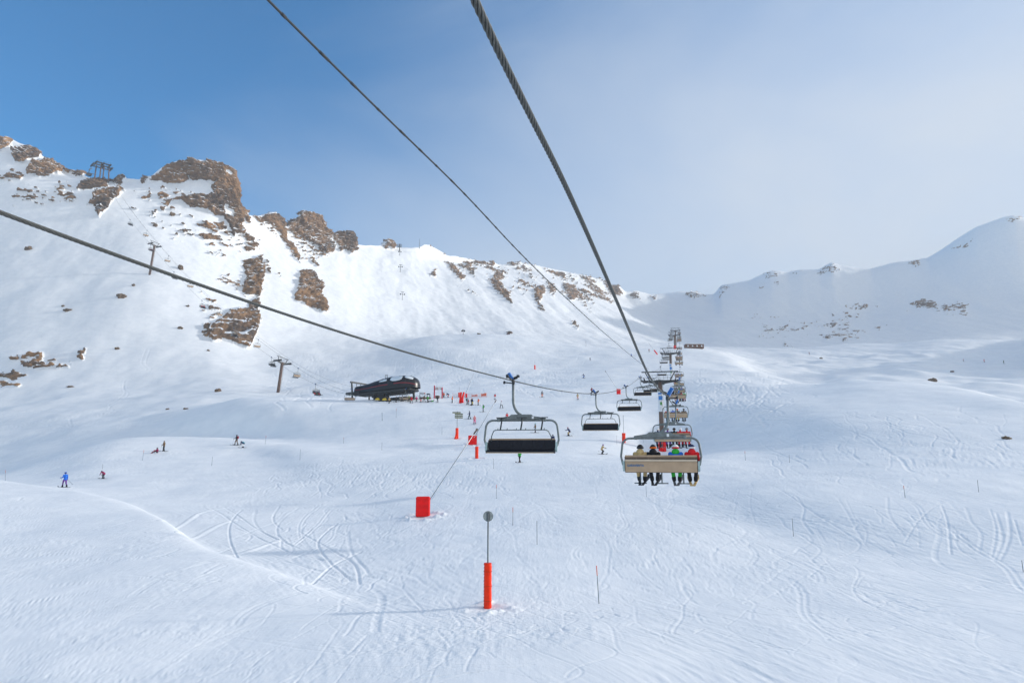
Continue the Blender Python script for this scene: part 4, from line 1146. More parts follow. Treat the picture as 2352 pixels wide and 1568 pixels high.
# ------------------------------------------------------------------ people
# material slots of a body: 0 skin, 1 jacket, 2 trousers, 3 gloves, 4 boots
def person_mesh(J, name, vox=0.02, child=1.0):
    mb = MB(); bones = []
    def bone(a, b, ra, rb, reg, n=7):
        a, b = Vector(J[a] if isinstance(a, str) else a), Vector(J[b] if isinstance(b, str) else b)
        bones.append((a, b, reg, (ra + rb) / 2))
        for i in range(n):
            f = i / (n - 1)
            mb.ell(a.lerp(b, f), ra + (rb - ra) * f, 10, 7)
    bone('pelvis', 'chest', .165, .175, 1); bone('chest', 'neck', .165, .085, 1, 5); bone('neck', 'head', .065, .075, 0, 4)
    hd = Vector(J['head']); fw = Vector(J.get('face', (0, 1, 0))).normalized()
    mb.ell(hd + Vector((0, 0, .02)), (.085, .10, .12), 14, 10)
    bones.append((hd, hd + Vector((0, 0, .05)), 0, .1))
    mb.ell(hd + fw * .10 + Vector((0, 0, -.01)), (.018, .022, .03), 8, 6)           # nose
    mb.ell(hd + fw * .075 + Vector((0, 0, -.085)), (.04, .035, .03), 8, 6)          # chin
    for s in ('l', 'r'):
        bone('chest', s + 'sh', .13, .095, 1, 5)
        bone(s + 'sh', s + 'el', .085, .068, 1); bone(s + 'el', s + 'ha', .068, .05, 1)
        ha, el = Vector(J[s + 'ha']), Vector(J[s + 'el'])
        d = (ha - el).normalized(); sd = d.cross(Vector((0, 0, 1)))
        if sd.length < .1: sd = Vector((1, 0, 0))
        sd.normalize(); up = sd.cross(d)
        for k, (ln, of) in enumerate(((.085, -.036), (.10, -.012), (.095, .012), (.075, .036))):   # gloved fingers curled round a grip
            k0 = ha + d * .05 + sd * of; k1 = k0 + d * ln * .5 - up * .012; k2 = k1 - up * ln * .55 + d * .01
            bone(k0, k1, .017, .0155, 3, 4); bone(k1, k2, .0155, .0135, 3, 4)
        th = ha + sd * (.045 if s == 'l' else -.045)
        bone(th, th + d * .055 + sd * (.02 if s == 'l' else -.02) - up * .03, .018, .014, 3, 4)
        bone(ha, ha + d * .05, .042, .04, 3, 3)
        bone('pelvis', s + 'hip', .15, .12, 2, 4)
        bone(s + 'hip', s + 'kn', .115, .085, 2); bone(s + 'kn', s + 'an', .085, .075, 2)
        an, toe = Vector(J[s + 'an']), Vector(J[s + 'toe'])
        bone(an + (Vector(J[s + 'kn']) - an) * .24, an, .088, .082, 4, 4); bone(an, toe, .075, .062, 4, 5)
    o = mb.build('tmp_body', M_WHITE)
    r = o.modifiers.new('r', 'REMESH'); r.mode = 'VOXEL'; r.voxel_size = vox; r.use_smooth_shade = True
    s_ = o.modifiers.new('s', 'SMOOTH'); s_.iterations = 3; s_.factor = 0.5
    bpy.context.view_layer.update()
    me = bpy.data.meshes.new_from_object(o.evaluated_get(bpy.context.evaluated_depsgraph_get()))
    bpy.data.objects.remove(o)
    me.name = name
    n = len(me.polygons)
    cen = np.zeros(n * 3); me.polygons.foreach_get('center', cen); cen = cen.reshape(-1, 3)
    best = np.full(n, 1e9); reg = np.zeros(n, np.int32)
    for a, b, g, rad in bones:
        a, b = np.array(a), np.array(b); e_ = b - a
        t = np.clip(((cen - a) @ e_) / max(1e-9, e_ @ e_), 0, 1)
        d = np.linalg.norm(cen - a - t[:, None] * e_, axis=1) - rad * (1.12 if g == 4 else 1.0)
        m = d < best; best[m] = d[m]; reg[m] = g
    # a jacket hangs over the waistband
    pel = np.array(J['pelvis']); hz = pel[2]
    lap = (reg == 2) & (cen[:, 2] > hz - .09) & (np.linalg.norm(cen[:, :2] - pel[:2], axis=1) < .27) & (not J.get('sit'))
    reg[lap] = 1
    me.materials.clear()
    for k in range(5): me.materials.append(M_WHITE)
    me.polygons.foreach_set('material_index', reg)
    me.polygons.foreach_set('use_smooth', np.ones(n, bool))
    me.update()
    return me
def pose(**k):
    b = dict(pelvis=(0, 0, .98), chest=(0, .02, 1.32), neck=(0, .02, 1.50), head=(0, .04, 1.63), lsh=(-.19, .01, 1.43), rsh=(.19, .01, 1.43), lel=(-.27, .03, 1.17), rel=(.27, .03, 1.17), lha=(-.26, .24, 1.02), rha=(.26, .24, 1.02),
             lhip=(-.10, 0, .93), rhip=(.10, 0, .93), lkn=(-.13, .06, .53), rkn=(.13, .06, .53), lan=(-.14, -.02, .13), ran=(.14, -.02, .13), ltoe=(-.14, .16, .07), rtoe=(.14, .16, .07))
    b.update(k); return b
POSES = {
 'stand': pose(),
 'relaxed': pose(lha=(-.28, .10, .92), rha=(.28, .12, .92), lel=(-.27, -.03, 1.16), rel=(.27, -.03, 1.16)),
 'wide': pose(lkn=(-.24, .10, .52), rkn=(.24, .10, .52), lan=(-.33, 0, .13), ran=(.33, 0, .13), ltoe=(-.30, .18, .07), rtoe=(.30, .18, .07), pelvis=(0, -.03, .93), lhip=(-.11, -.02, .89), rhip=(.11, -.02, .89)),
 'stride': pose(lkn=(-.11, .20, .55), lan=(-.12, .22, .13), ltoe=(-.12, .40, .07), rkn=(.11, -.02, .52), ran=(.12, -.24, .14), rtoe=(.12, -.06, .07), lha=(-.27, .38, 1.12), rha=(.28, .05, .95)),
 'carve': pose(pelvis=(.10, -.12, .78), chest=(.02, .10, 1.10), neck=(-.01, .17, 1.27), head=(-.02, .22, 1.40), lsh=(-.19, .12, 1.20), rsh=(.19, .10, 1.18), lel=(-.42, .22, 1.02), rel=(.42, .20, 1.0), lha=(-.58, .40, .98), rha=(.60, .34, .94),
               lhip=(0, -.12, .76), rhip=(.20, -.12, .74), lkn=(-.10, .20, .48), rkn=(.14, .22, .45), lan=(-.22, .02, .13), ran=(.02, .0, .13), ltoe=(-.22, .2, .07), rtoe=(.02, .18, .07)),
 'bend': pose(pelvis=(0, -.16, .82), chest=(0, .18, 1.02), neck=(0, .34, 1.08), head=(0, .45, 1.14), face=(0, .9, -.3), lsh=(-.18, .30, 1.06), rsh=(.18, .30, 1.06), lel=(-.24, .42, .84), rel=(.24, .42, .84), lha=(-.18, .56, .66), rha=(.18, .56, .66), lhip=(-.10, -.14, .80), rhip=(.10, -.14, .80), lkn=(-.13, .10, .50), rkn=(.13, .10, .50)),
 'kneel': pose(pelvis=(0, -.10, .52), chest=(0, .16, .84), neck=(0, .26, .98), head=(0, .33, 1.10), lsh=(-.18, .20, .93), rsh=(.18, .20, .93), lel=(-.25, .30, .70), rel=(.25, .30, .70), lha=(-.2, .48, .66), rha=(.2, .48, .66), lhip=(-.1, -.10, .48), rhip=(.1, -.10, .48), lkn=(-.14, .16, .12), rkn=(.14, .16, .12), lan=(-.14, -.26, .12), ran=(.14, -.26, .12), ltoe=(-.14, -.42, .08), rtoe=(.14, -.42, .08)),
 'sitsnow': pose(sit=True, pelvis=(0, 0, .17), chest=(0, -.02, .50), neck=(0, .02, .68), head=(0, .06, .81), lsh=(-.19, 0, .60), rsh=(.19, 0, .60), lel=(-.28, .12, .40), rel=(.28, .12, .40), lha=(-.22, .38, .38), rha=(.22, .38, .38), lhip=(-.1, .02, .15), rhip=(.1, .02, .15), lkn=(-.18, .42, .42), rkn=(.18, .42, .42), lan=(-.2, .72, .14), ran=(.2, .72, .14), ltoe=(-.2, .90, .2), rtoe=(.2, .90, .2)),
 'lie': pose(sit=True, pelvis=(0, 0, .17), chest=(0, -.33, .24), neck=(0, -.50, .30), head=(0, -.62, .38), lsh=(-.19, -.42, .25), rsh=(.19, -.42, .25), lel=(-.30, -.22, .14), rel=(.30, -.2, .14), lha=(-.32, .05, .11), rha=(.32, .05, .11), lhip=(-.1, .03, .15), rhip=(.1, .03, .15), lkn=(-.15, .44, .22), rkn=(.15, .44, .20), lan=(-.18, .84, .14), ran=(.18, .84, .14), ltoe=(-.18, .9, .3), rtoe=(.18, .9, .3)),
 'ride': pose(sit=True, pelvis=(0, .06, .16), chest=(0, -.02, .52), neck=(0, .02, .70), head=(0, .06, .84), lsh=(-.20, .0, .63), rsh=(.20, .0, .63), lel=(-.25, .14, .38), rel=(.25, .14, .38), lha=(-.17, .36, .36), rha=(.17, .36, .36), lhip=(-.1, .08, .13), rhip=(.1, .08, .13), lkn=(-.15, .54, .02), rkn=(.15, .54, .02), lan=(-.10, .68, -.37), ran=(.11, .68, -.37), ltoe=(-.10, .86, -.37), rtoe=(.12, .86, -.37))}
PM = {k: person_mesh(v, 'body_' + k, 0.016) for k, v in POSES.items()}
def helmet_mesh(J):
    h = Vector(J['head']) + Vector((0, -.012, .035))
    mb = MB(); mb.ell(h, (.125, .145, .135), 18, 9, zmin=-.25)
    return mb
HM = {}; GM = {}; HOOD = {}; PACK = {}
for k, J in POSES.items():
    HM[k] = helmet_mesh(J).mesh('helmet', M_WHITE)
    h = Vector(J['head'])
    mb = MB()
    N_ = 20; vs = []
    for i in range(N_):
        a = 2 * math.pi * i / N_
        fr = max(0, math.sin(a))
        for r, z in ((.128, .005 - .012 * fr), (.138 + .012 * fr, .015 - .02 * fr), (.138 + .012 * fr, .055 + .025 * fr), (.128, .07 + .02 * fr)):
            vs.append(h + Vector((math.cos(a) * r, math.sin(a) * r * 1.14 - .012, z)))
    fs = []
    for i in range(N_):
        j = (i + 1) % N_
        for q in range(4): fs.append((i * 4 + q, j * 4 + q, j * 4 + (q + 1) % 4, i * 4 + (q + 1) % 4))
    mb.add(vs, fs, True); GM[k] = mb.mesh('goggles', M_WHITE)
    mb = MB(); nk = Vector(J['neck'])
    mb.ell(nk + Vector((0, -.07, .02)), (.15, .13, .12), 14, 9)
    HOOD[k] = mb.mesh('hood', M_WHITE)
    mb = MB(); ch = Vector(J['chest']); up_ = (nk - Vector(J['pelvis'])).normalized()
    bkw = Vector((1, 0, 0)).cross(up_)
    Rm = Matrix((Vector((1, 0, 0)), -bkw * -1, up_)).transposed()
    mb.box(ch - Vector((0, 1, 0)).lerp(bkw * 1, .0) * .25 + up_ * .02, (.30, .18, .46), Rm, bev=.06)
    PACK[k] = mb.mesh('backpack', M_WHITE)
def ski_mesh(L=1.65, pitch=0.0):
    mb = MB(); n = 16; vs = []
    for i in range(n + 1):
        f = i / n; y = -L * .46 + L * f
        z = .012 + (.14 * max(0, (f - .9) / .1) ** 2) + .02 * max(0, (.05 - f) / .05)
        w = .048 + .012 * abs(f - .45) * 2
        if f > .97: w *= .6
        for x, dz_ in ((-w, 0), (w, 0), (w, .018), (-w, .018)): vs.append((x, y, z + dz_))
    fs = [(0, 1, 2, 3), tuple(n * 4 + q for q in (3, 2, 1, 0))]
    for i in range(n):
        for q in range(4): fs.append((i * 4 + q, i * 4 + (q + 1) % 4, i * 4 + 4 + (q + 1) % 4, i * 4 + 4 + q))
    mb.add(vs, fs)
    mb.box((0, -.03, .055), (.06, .30, .05), bev=.01)
    return mb.mesh('ski', M_DARK)
SKI = ski_mesh()
mb = MB(); n = 24; vs = []
for i in range(n + 1):
    f = i / n; y = -.76 + 1.52 * f; w = .15 - .03 * (1 - abs(2 * f - 1)) - (.11 * max(0, abs(2 * f - 1) - .82) / .18) ** 1
    z = .015 + .12 * max(0, (abs(2 * f - 1) - .82) / .18) ** 2
    for x, dz_ in ((-w, 0), (w, 0), (w, .02), (-w, .02)): vs.append((x, y, z + dz_))
fs = [(0, 1, 2, 3), tuple(n * 4 + q for q in (3, 2, 1, 0))]
for i in range(n):
    for q in range(4): fs.append((i * 4 + q, i * 4 + (q + 1) % 4, i * 4 + 4 + (q + 1) % 4, i * 4 + 4 + q))
mb.add(vs, fs); BOARD = mb.mesh('snowboard', M_DARK)

COLS = dict(black=(.012, .012, .015), dark=(.03, .032, .038), navy=(.015, .025, .09), blue=(.015, .14, .60), red=(.62, .012, .02), orange=(.75, .14, .01), tan=(.50, .36, .17), brown=(.14, .085, .04), pink=(.80, .02, .22), rose=(.75, .25, .25), white=(.75, .76, .78), grey=(.20, .20, .21),
            yellow=(.75, .55, .02), green=(.03, .36, .04), olive=(.14, .17, .04), purple=(.14, .04, .28), plum=(.30, .02, .09), teal=(.02, .30, .34), skin=(.45, .24, .16), lime=(.45, .50, .02), salmon=(.70, .22, .17), wine=(.24, .02, .04))
def cm(c): return mat('cloth_' + c if c != 'skin' else 'skin', COLS[c], .75 if c != 'skin' else .5, 0, .12, 10)
def child(name, me, parent, m):
    o = bpy.data.objects.new(name, me); COL.objects.link(o); o.parent = parent
    o.material_slots[0].link = 'OBJECT'; o.material_slots[0].material = m
    return o
def person(pose_, label, jacket, pants, helmet='black', gog=None, gloves='black', boots='black', hood=False, pack=None, skis='dark', board=None, loc=(0, 0, 0), rotz=0, group=None, scale=1.0, far=False, hat=True):
    o = bpy.data.objects.new('person', PM[pose_]); COL.objects.link(o)
    for i, c in enumerate(('skin', jacket, pants, gloves, boots)):
        o.material_slots[i].link = 'OBJECT'; o.material_slots[i].material = cm(c)
    o.location = loc; o.rotation_euler = (0, 0, rotz); o.scale = (scale,) * 3
    tag(o, label, 'person', group)
    child('helmet' if hat else 'hood', HM[pose_], o, cm(helmet))
    J = POSES[pose_]
    if gog: child('goggles', GM[pose_], o, cm(gog))
    if hood: child('hood', HOOD[pose_], o, cm(jacket if hood is True else hood))
    if pack: child('backpack', PACK[pose_], o, cm(pack))
    if skis and not board:
        for s in ('l', 'r'):
            k = child('ski', SKI, o, cm(skis))
            a, t = Vector(J[s + 'an']), Vector(J[s + 'toe'])
            d = t - a
            if pose_ == 'ride':
                k.location = (a.x, a.y + .08, a.z - .12); k.rotation_euler = (.16, 0, .07 if s == 'l' else -.12)
            else:
                k.location = (a.x, a.y + .06, .0); k.rotation_euler = (0, .25 if pose_ == 'carve' else 0, math.atan2(-d.x, d.y))
                if pose_ in ('lie', 'sitsnow'): k.location = (a.x, a.y, .03); k.rotation_euler = (.6, 0, 0)
    if board:
        k = child('snowboard', BOARD, o, cm(board)); k.location = (0, .86, .10) if pose_ in ('sitsnow',) else (0, .02, 0); k.rotation_euler = (0, .5 if pose_ == 'sitsnow' else 0, math.pi / 2)
        if pose_ == 'sitsnow': k.rotation_euler = (0.5, 0, math.pi / 2)
    return o
def ski_poles(p, desc, style='plant', which=('left', 'right')):
    """two poles held in the hands of person p"""
    J = None
    for k, me in PM.items():
        if p.data is me: J = POSES[k]
    for side in which:
        h = Vector(J[side[0] + 'ha']) + Vector((0, .06, .02))
        tip = Vector((h.x * 1.25, h.y + (.10 if style == 'plant' else -.75), (.02 if style == 'plant' else .45)))
        if style == 'drag' and side == 'right': tip = Vector((h.x + .2, h.y - .85, .35))
        M_ = Matrix.LocRotScale(p.location, p.rotation_euler, p.scale)
        d = (h - tip).normalized()
        m = MB()
        m.rod(M_ @ tip, M_ @ (h + d * .08), .009 * p.scale.x, 6)
        m.rod(M_ @ (h - d * .05), M_ @ (h + d * .10), .018, 8)
        m.rod(M_ @ (tip + d * .06), M_ @ (tip + d * .075), .045, 8)
        o = m.build('ski_pole', M_POLE)
        tag(o, 'thin ski pole in the %s hand of %s' % (side, desc), 'ski pole', 'ski poles held by skiers')
# --- skiers on the snow: (px of feet, py of feet, pose, facing in degrees, jacket, pants, helmet, extras, label)
FOLK = [
 (148,1119,'stride',62,'blue','purple','blue',dict(gog='dark'),'skier in bright blue hooded jacket and purple trousers near the left bank',.99),
 (237,1099,'bend',75,'plum','dark','navy',dict(),'skier in plum jacket bent forward by a thin pole on the left',.80),
 (376,1036,'stand',85,'brown','dark','brown',dict(),'skier in brown jacket standing over a seated snowboarder',1.0),
 (361,1040,'sitsnow',150,'plum','black','dark',dict(board='wine'),'snowboarder in pink and black sitting on the snow',.95),
 (543,1022,'stride',78,'dark','brown','dark',dict(pack='wine'),'dark-clad skier with poles striding left on the crest',1.05),
 (558,1028,'bend',80,'navy','white','dark',dict(pack='teal'),'skier in navy jacket and white trousers leaning on poles on the crest',.92),
 (894,926,'relaxed',180,'tan','black','tan',dict(),'child in tan jacket and black trousers in front of the station',.86),
 (910,924,'wide',120,'dark','black','dark',dict(),'dark-clad skier below the station, second from the left of the row',.95),
 (924,922,'stride',100,'grey','dark','black',dict(),'skier in dark grey walking in front of a tan station seat',.95),
 (939.5,922.5,'stride',90,'olive','black','yellow',dict(),'skier in mustard jacket below the station nose',.95),
 (945,926,'wide',175,'red','dark','red',dict(),'skier in bright red jacket and dark trousers below the station',.98),
 (957,922.5,'relaxed',160,'pink','black','pink',dict(),'small child in hot pink jacket near the white number board',.8),
 (966.5,923.5,'stand',170,'dark','red','dark',dict(),'skier in dark jacket and red trousers below the number board',.92),
 (974,923,'wide',170,'brown','black','dark',dict(),'skier in brown jacket standing with legs spread near the fence',.95),
 (982.5,924,'stand',150,'green','dark','white',dict(),'skier in green jacket and white helmet near the red gate',1.0),
 (1005,924,'stand',165,'black','black','black',dict(),'skier all in black below the red gate',1.0),
 (1019.5,913,'relaxed',200,'orange','dark','orange',dict(),'skier in orange jacket beside the right post of the red gate',.9),
 (1017,912,'relaxed',150,'grey','dark','olive',dict(),'grey skier half behind the orange one at the red gate',.95),
 (1029.5,912.5,'bend',80,'navy','red','navy',dict(),'skier in navy jacket and red trousers bending by the orange netting',1.1),
 (1039,925,'stand',80,'orange','black','orange',dict(),'skier in orange red jacket left of the red padded posts',1.0),
 (1072.5,929,'stand',-60,'dark','black','dark',dict(pack='black'),'dark skier with a backpack right of the red padded posts',1.0),
 (1076,929,'stand',-80,'red','dark','dark',dict(),'child in red jacket beside the dark skier with a backpack',.82),
 (1082.5,931,'stride',-50,'dark','dark','orange',dict(),'dark skier standing in front of the one in yellow trousers',1.05),
 (1085.3,929.5,'relaxed',-60,'navy','yellow','dark',dict(),'skier in navy jacket and yellow trousers',.95),
 (1098.5,930.5,'stand',75,'orange','black','red',dict(pack='orange'),'skier in orange jacket with a rucksack facing the group',.98),
 (1110,945.5,'stand',100,'green','black','black',dict(pack='brown'),'skier in dark green jacket standing below the group',.98),
 (1137,917.6,'stand',170,'red','white','dark',dict(),'skier in red jacket and white trousers on the piste',.95),
 (1151.8,937,'wide',5,'white','black','plum',dict(),'skier in white jacket and dark trousers seen from behind',.98),
 (1078.5,962,'stride',80,'navy','dark','black',dict(),'skier in dark navy suit right of the signpost',1.02),
 (1090,973.6,'stand',185,'rose','pink','rose',dict(),'skier in rose jacket and hot pink trousers',1.05),
 (1164.5,966,'wide',10,'red','black','black',dict(),'skier in red jacket half hidden by the nearest empty chair',1.0),
 (1245.3,912.5,'relaxed',180,'grey','orange','grey',dict(skis=None,board='dark'),'snowboarder in grey jacket and orange trousers on the upper piste',1.1),
 (1229.7,993.4,'stand',95,'brown','dark','teal',dict(),'skier in brown suit and turquoise hat seen through the empty chair',1.1),
 (1270,1022,'relaxed',0,'navy','dark','black',dict(),'dark skier rising above the backrest of the nearest empty chair',1.1),
 (1307,1000.7,'carve',55,'navy','tan','plum',dict(),'skier in navy jacket and mustard trousers carving a turn',1.15),
 (1194,1062,'stride',140,'green','black','black',dict(),'skier whose dark legs show below the nearest empty chair',1.0),
 (1383,1043,'carve',-70,'tan','dark','purple',dict(),'skier in tan jacket and purple hat carving with poles spread',1.1),
 (1341,868,'carve',40,'navy','blue','navy',dict(),'skier in blue tucked low on the upper piste',1.1),
 (1358.7,903,'carve',-40,'wine','dark','wine',dict(),'skier in wine red jacket left of a red crash mat',1.15),
 (1327,917.7,'stand',10,'tan','salmon','brown',dict(),'skier in beige jacket and salmon trousers on the upper piste',1.0),
 (1491,808,'stand',10,'wine','brown','wine',dict(),'dark red skier standing on the crest left of the towers',1.0),
 (1450.5,818.5,'carve',30,'blue','navy','navy',dict(),'small blue skier just below the crest',1.05),
 (1355.5,828,'stand',20,'navy','grey','black',dict(),'tiny dark skier on the far upper piste',.9),
 (1859,814,'stand',40,'wine','black','black',dict(),'tiny dark skier on the far ridge right of the hut',1.1),
 (2261,832,'stand',40,'red','red','red',dict(),'tiny red skier on the far right slope',1.1),
 (2306,835,'stand',40,'olive','dark','dark',dict(),'tiny dark skier farthest right on the far slope',1.1),
 (2213,830,'stand',40,'rose','grey','grey',dict(),'tiny pale pink skier on the far right slope',.9),
 (991.5,922.5,'lie',95,'green','dark','dark',dict(),'skier in green lying on the snow below the red gate',1.0)]
folk = []
for px, py, ps, deg, j, p, h, kw, lab, sc in FOLK:
    g = hit(px, py)
    o = person(ps, lab, j, p, h, loc=(g[0], g[1], g[2] + .02), rotz=math.radians(deg), scale=sc, **kw)
    folk.append(o)
ski_poles(folk[0], 'the skier in the blue hooded jacket', 'drag'); ski_poles(folk[2], 'the brown skier above the snowboarder'); ski_poles(folk[4], 'the striding dark skier on the crest')
ski_poles(folk[5], 'the navy skier on the crest'); ski_poles(folk[36], 'the carving skier in tan', 'drag'); ski_poles(folk[34], 'the carving skier in navy', 'drag'); ski_poles(folk[29], 'the skier in hot pink trousers'); ski_poles(folk[27], 'the skier in the white jacket')

# --- riders on the chairs
def rider(chair, sx, lab, j, p, h, sc=1.0, group=None, **kw):
    M_ = Matrix.LocRotScale(chair.location, chair.rotation_euler, chair.scale); sc *= chair.scale.x
    loc = M_ @ Vector((CX + sx, .03, Z_BB + .06))
    return person('ride', lab, j, p, h, loc=loc, rotz=chair.rotation_euler.z, scale=sc, group=group, **kw)
R1 = [(-.77, 'rider in a beige hooded jacket and black helmet on the nearest loaded chair', 'tan', 'tan', 'black', dict(hood=True, gog='dark')),
      (-.28, 'rider in black with an orange goggle strap on the nearest loaded chair', 'black', 'black', 'dark', dict(gog='orange', hood=True)),
      (.56, 'rider in blue and green with a red and white helmet on the nearest loaded chair', 'blue', 'green', 'white', dict(gog='red', hood='green', skis='grey')),
      (1.16, 'rider in a red jacket with a white goggle strap on the nearest loaded chair', 'red', 'black', 'navy', dict(gog='white', hood=True, skis='tan'))]
for sx, lab, j, p, h, kw in R1: rider(up_chairs[0], sx, lab, j, p, h, .98, 'riders on the nearest loaded chair', **kw)
R2 = [(-1.1, 'rider in dark navy, leftmost on the second ascending chair', 'navy', 'navy', 'white', {}), (-.35, 'rider in purple trousers on the second ascending chair', 'purple', 'purple', 'grey', {}), (.15, 'rider in black beside the purple one on the second ascending chair', 'black', 'black', 'black', {}),
      (.6, 'rider in red with a white helmet on the second ascending chair', 'red', 'red', 'white', {}), (1.1, 'rider in red with a grey helmet, rightmost on the second ascending chair', 'red', 'red', 'grey', {})]
for sx, lab, j, p, h, kw in R2: rider(up_chairs[1], sx, lab, j, p, h, 1.0, 'riders on the second ascending chair', **kw)
R3 = [(-.95, 'rider in red, leftmost on the third ascending chair', 'red', 'dark', 'white'), (-.3, 'rider in royal blue on the third ascending chair', 'blue', 'navy', 'white'), (.2, 'rider in yellow trousers and orange hat on the third ascending chair', 'dark', 'yellow', 'orange'), (.95, 'rider in black, rightmost on the third ascending chair', 'black', 'dark', 'dark')]
for sx, lab, j, p, h in R3: rider(up_chairs[2], sx, lab, j, p, h, 1.0, 'riders on the third ascending chair')
PAL = ['black', 'red', 'blue', 'dark', 'lime', 'navy', 'orange', 'grey', 'green', 'wine', 'teal', 'dark', 'purple']
NAMEC = dict(black='black', red='red', blue='blue', dark='charcoal', lime='yellow green', navy='navy', orange='orange', grey='grey', green='green', wine='wine red', teal='teal', purple='purple')
rr = random.Random(5)
for i, c in enumerate(up_chairs[3:], 3):
    spots = rr.sample([-1.1, -.66, -.22, .22, .66, 1.1], 4 if i < 8 else 3)
    used = set()
    for s in sorted(spots):
        j = rr.choice([q for q in PAL if q not in used]); used.add(j)
        rider(c, s, 'rider in %s on the %s ascending chair' % (NAMEC[j], ORD[i]), j, rr.choice(['black', 'dark', 'navy', 'red', 'grey', 'orange']), rr.choice(['black', 'dark', 'white', 'red', 'grey']), 1.0, 'riders on the far ascending chairs')
# ------------------------------------------------------------------ markers, lances, nets, poles
def pt(px, py): return Vector(hit(px, py))
def padded_tube(mb, r, h, n=20, rings=14, seed=0):
    q = random.Random(seed); vs, fs = [], []
    for i in range(rings + 1):
        z = h * i / rings
        for k in range(n):
            a = 2 * math.pi * k / n
            rr_ = r * (1 + .035 * math.sin(i * 2.1 + k * .9) + q.uniform(-.02, .02))
            if abs(k - n * .62) < 1: rr_ *= 1.10 + .05 * math.sin(i * 3.3)        # laced seam
            vs.append((rr_ * math.cos(a), rr_ * math.sin(a), z))
    for i in range(rings):
        for k in range(n):
            k2 = (k + 1) % n; fs.append((i * n + k, i * n + k2, (i + 1) * n + k2, (i + 1) * n + k))
    mb.add(vs, fs, True); mb.add(vs[-n:], [tuple(range(n))]); mb.add(vs[:n], [tuple(range(n))[::-1]])
def piste_marker(px, py, padh, padr, h, label, disc=True, mt=None):
    g = pt(px, py)
    t = thing('piste_marker', label, 'piste marker', g, 0, 'padded piste markers')
    m = MB(); m.rod((0, 0, -.3), (0, 0, h), .035, 10); m.build('pole', M_POLE, t)
    m = MB(); padded_tube(m, padr, padh, seed=int(px)); o = m.build('padding', mt or M_ORANGE, t); o.location.z = -.05
    m = MB()
    for zz in (.18, .5, .82):
        m.tube([(padr * 1.06 * math.cos(w), padr * 1.06 * math.sin(w), zz * padh + .004 * math.sin(3 * w)) for w in np.linspace(0, 2 * math.pi, 25)], .008, 5)
    for q in range(14): m.rod((-padr * 1.10, -padr * .25, (q + .5) * padh / 14), (-padr * .85, -padr * .78, (q + .9) * padh / 14), .009, 5)
    m.build('strap', mat('faded_strap', (.30, .05, .01), .7), o)
    if disc:
        m = MB(); m.rod((0, .04, h - .12), (0, .065, h - .12), .235, 28)
        d = m.build('disc', M_GALV_L, t)
        m = MB(); m.box((0, .02, h - .14), (.16, .035, .40), bev=.01); m.build('bracket', M_POLE, d)
    return t
B = pt(1120, 1395)
sc = B.y * math.cos(PITCH) / F
piste_marker(1120, 1395, 98 * sc, 8.6 * sc, 203 * sc, 'tall orange padded marker pole with a grey disc, nearest to the viewer')
for px, py, ph, pr, hh, lab in ((1095, 1052, 27, 3.7, 66, 'orange padded marker with a small disc beside a red crash mat'), (1228.5, 848, 10, 1.7, 21, 'small orange padded marker far up the piste'), (1433, 1016, 22, 4, 62, 'orange padded marker between the chairs'), (1054.5, 912, 11, 2.2, 24, 'orange padded marker beside the netting')):
    b = pt(px, py); s_ = b.y / F
    piste_marker(px, py, ph * s_, pr * s_, hh * s_, lab, disc=px in (1095,))
# signpost
b = pt(1049.5, 1007); s_ = b.y / F
t = thing('signpost', 'signpost with four grey boards on an orange padded foot', 'signpost', b)
m = MB(); m.rod((0, 0, 0), (0, 0, 62 * s_), .05, 10); m.build('post', M_POLE, t)
m = MB(); padded_tube(m, 3.4 * s_, 24 * s_, seed=3); m.build('padding', M_ORANGE, t)
M_SIGN = mat('olive_grey_board', (.13, .14, .10), .5, 0, .1, 3)
for k, (x0, x1, yy) in enumerate(((-11, 8, 59), (-5.5, 13, 55.5), (-5.5, 13, 51.5), (-5.5, 13, 47.5))):
    m = MB(); m.box(((x0 + x1) / 2 * s_, -.06, yy * s_), ((x1 - x0) * s_, .03, 2.9 * s_)); q = m.build('sign_board', M_SIGN, t)
    m = MB(); m.box(((x0 + x1) / 2 * s_, -.08, (yy - 1.3) * s_), ((x1 - x0) * s_, .01, .5 * s_)); m.build('yellow_stripe', mat('yellow_stripe', (.42, .42, .10), .5), q)
b2 = pt(1046, 1008); m = MB(); m.tube([(0, 0, 0), (.05, 0, .35), (0, 0, .75), (.02, 0, 1.2)], [.30, .22, .06, .02], 8); o = m.build('orange_bag', M_ORANGE); o.location = b2; tag(o, 'small orange bag leaning on the padded foot of the signpost', 'bag')
# snow lances with red crash mats
def snow_lance(base, top, Yb, dYt, pad, label):
    """pad: (centre px, centre py of foot, width px, height px)"""
    a = pt(*base) if Yb is None else Vector(P(base[0], base[1], Yb))
    top_ = Vector(P(top[0], top[1], a.y + dYt))
    t = thing('snow_lance', label, 'snow lance', a, 0, 'snowmaking lances with red pads')
    v = top_ - a
    m = MB(); m.tube([v * -.02, v * .5, v * .94], [.055, .05, .042], 10); p = m.build('lance_pole', mat('pale_lance', (.42, .44, .45), .4, .5), t)
    m = MB(); m.tube([v * .93, v], [.085, .075], 10); m.build('nozzle', M_RUST, p)
    if pad:
        f = pt(pad[0], pad[1]); s_ = f.y / F
        w, h = pad[2] * s_, pad[3] * s_
        m = MB(); R2 = Matrix.Rotation(.10, 3, 'Z')
        loc = f - a
        m.box(loc + R2 @ Vector((0, 0, h / 2)), (w, .5, h), R2, bev=.09)
        for k in (-1, 1): m.box(loc + R2 @ Vector((k * w * .5, 0, h / 2)), (.03, .2, h * .9), R2)
        m.build('crash_mat', M_RED, t)
    return t
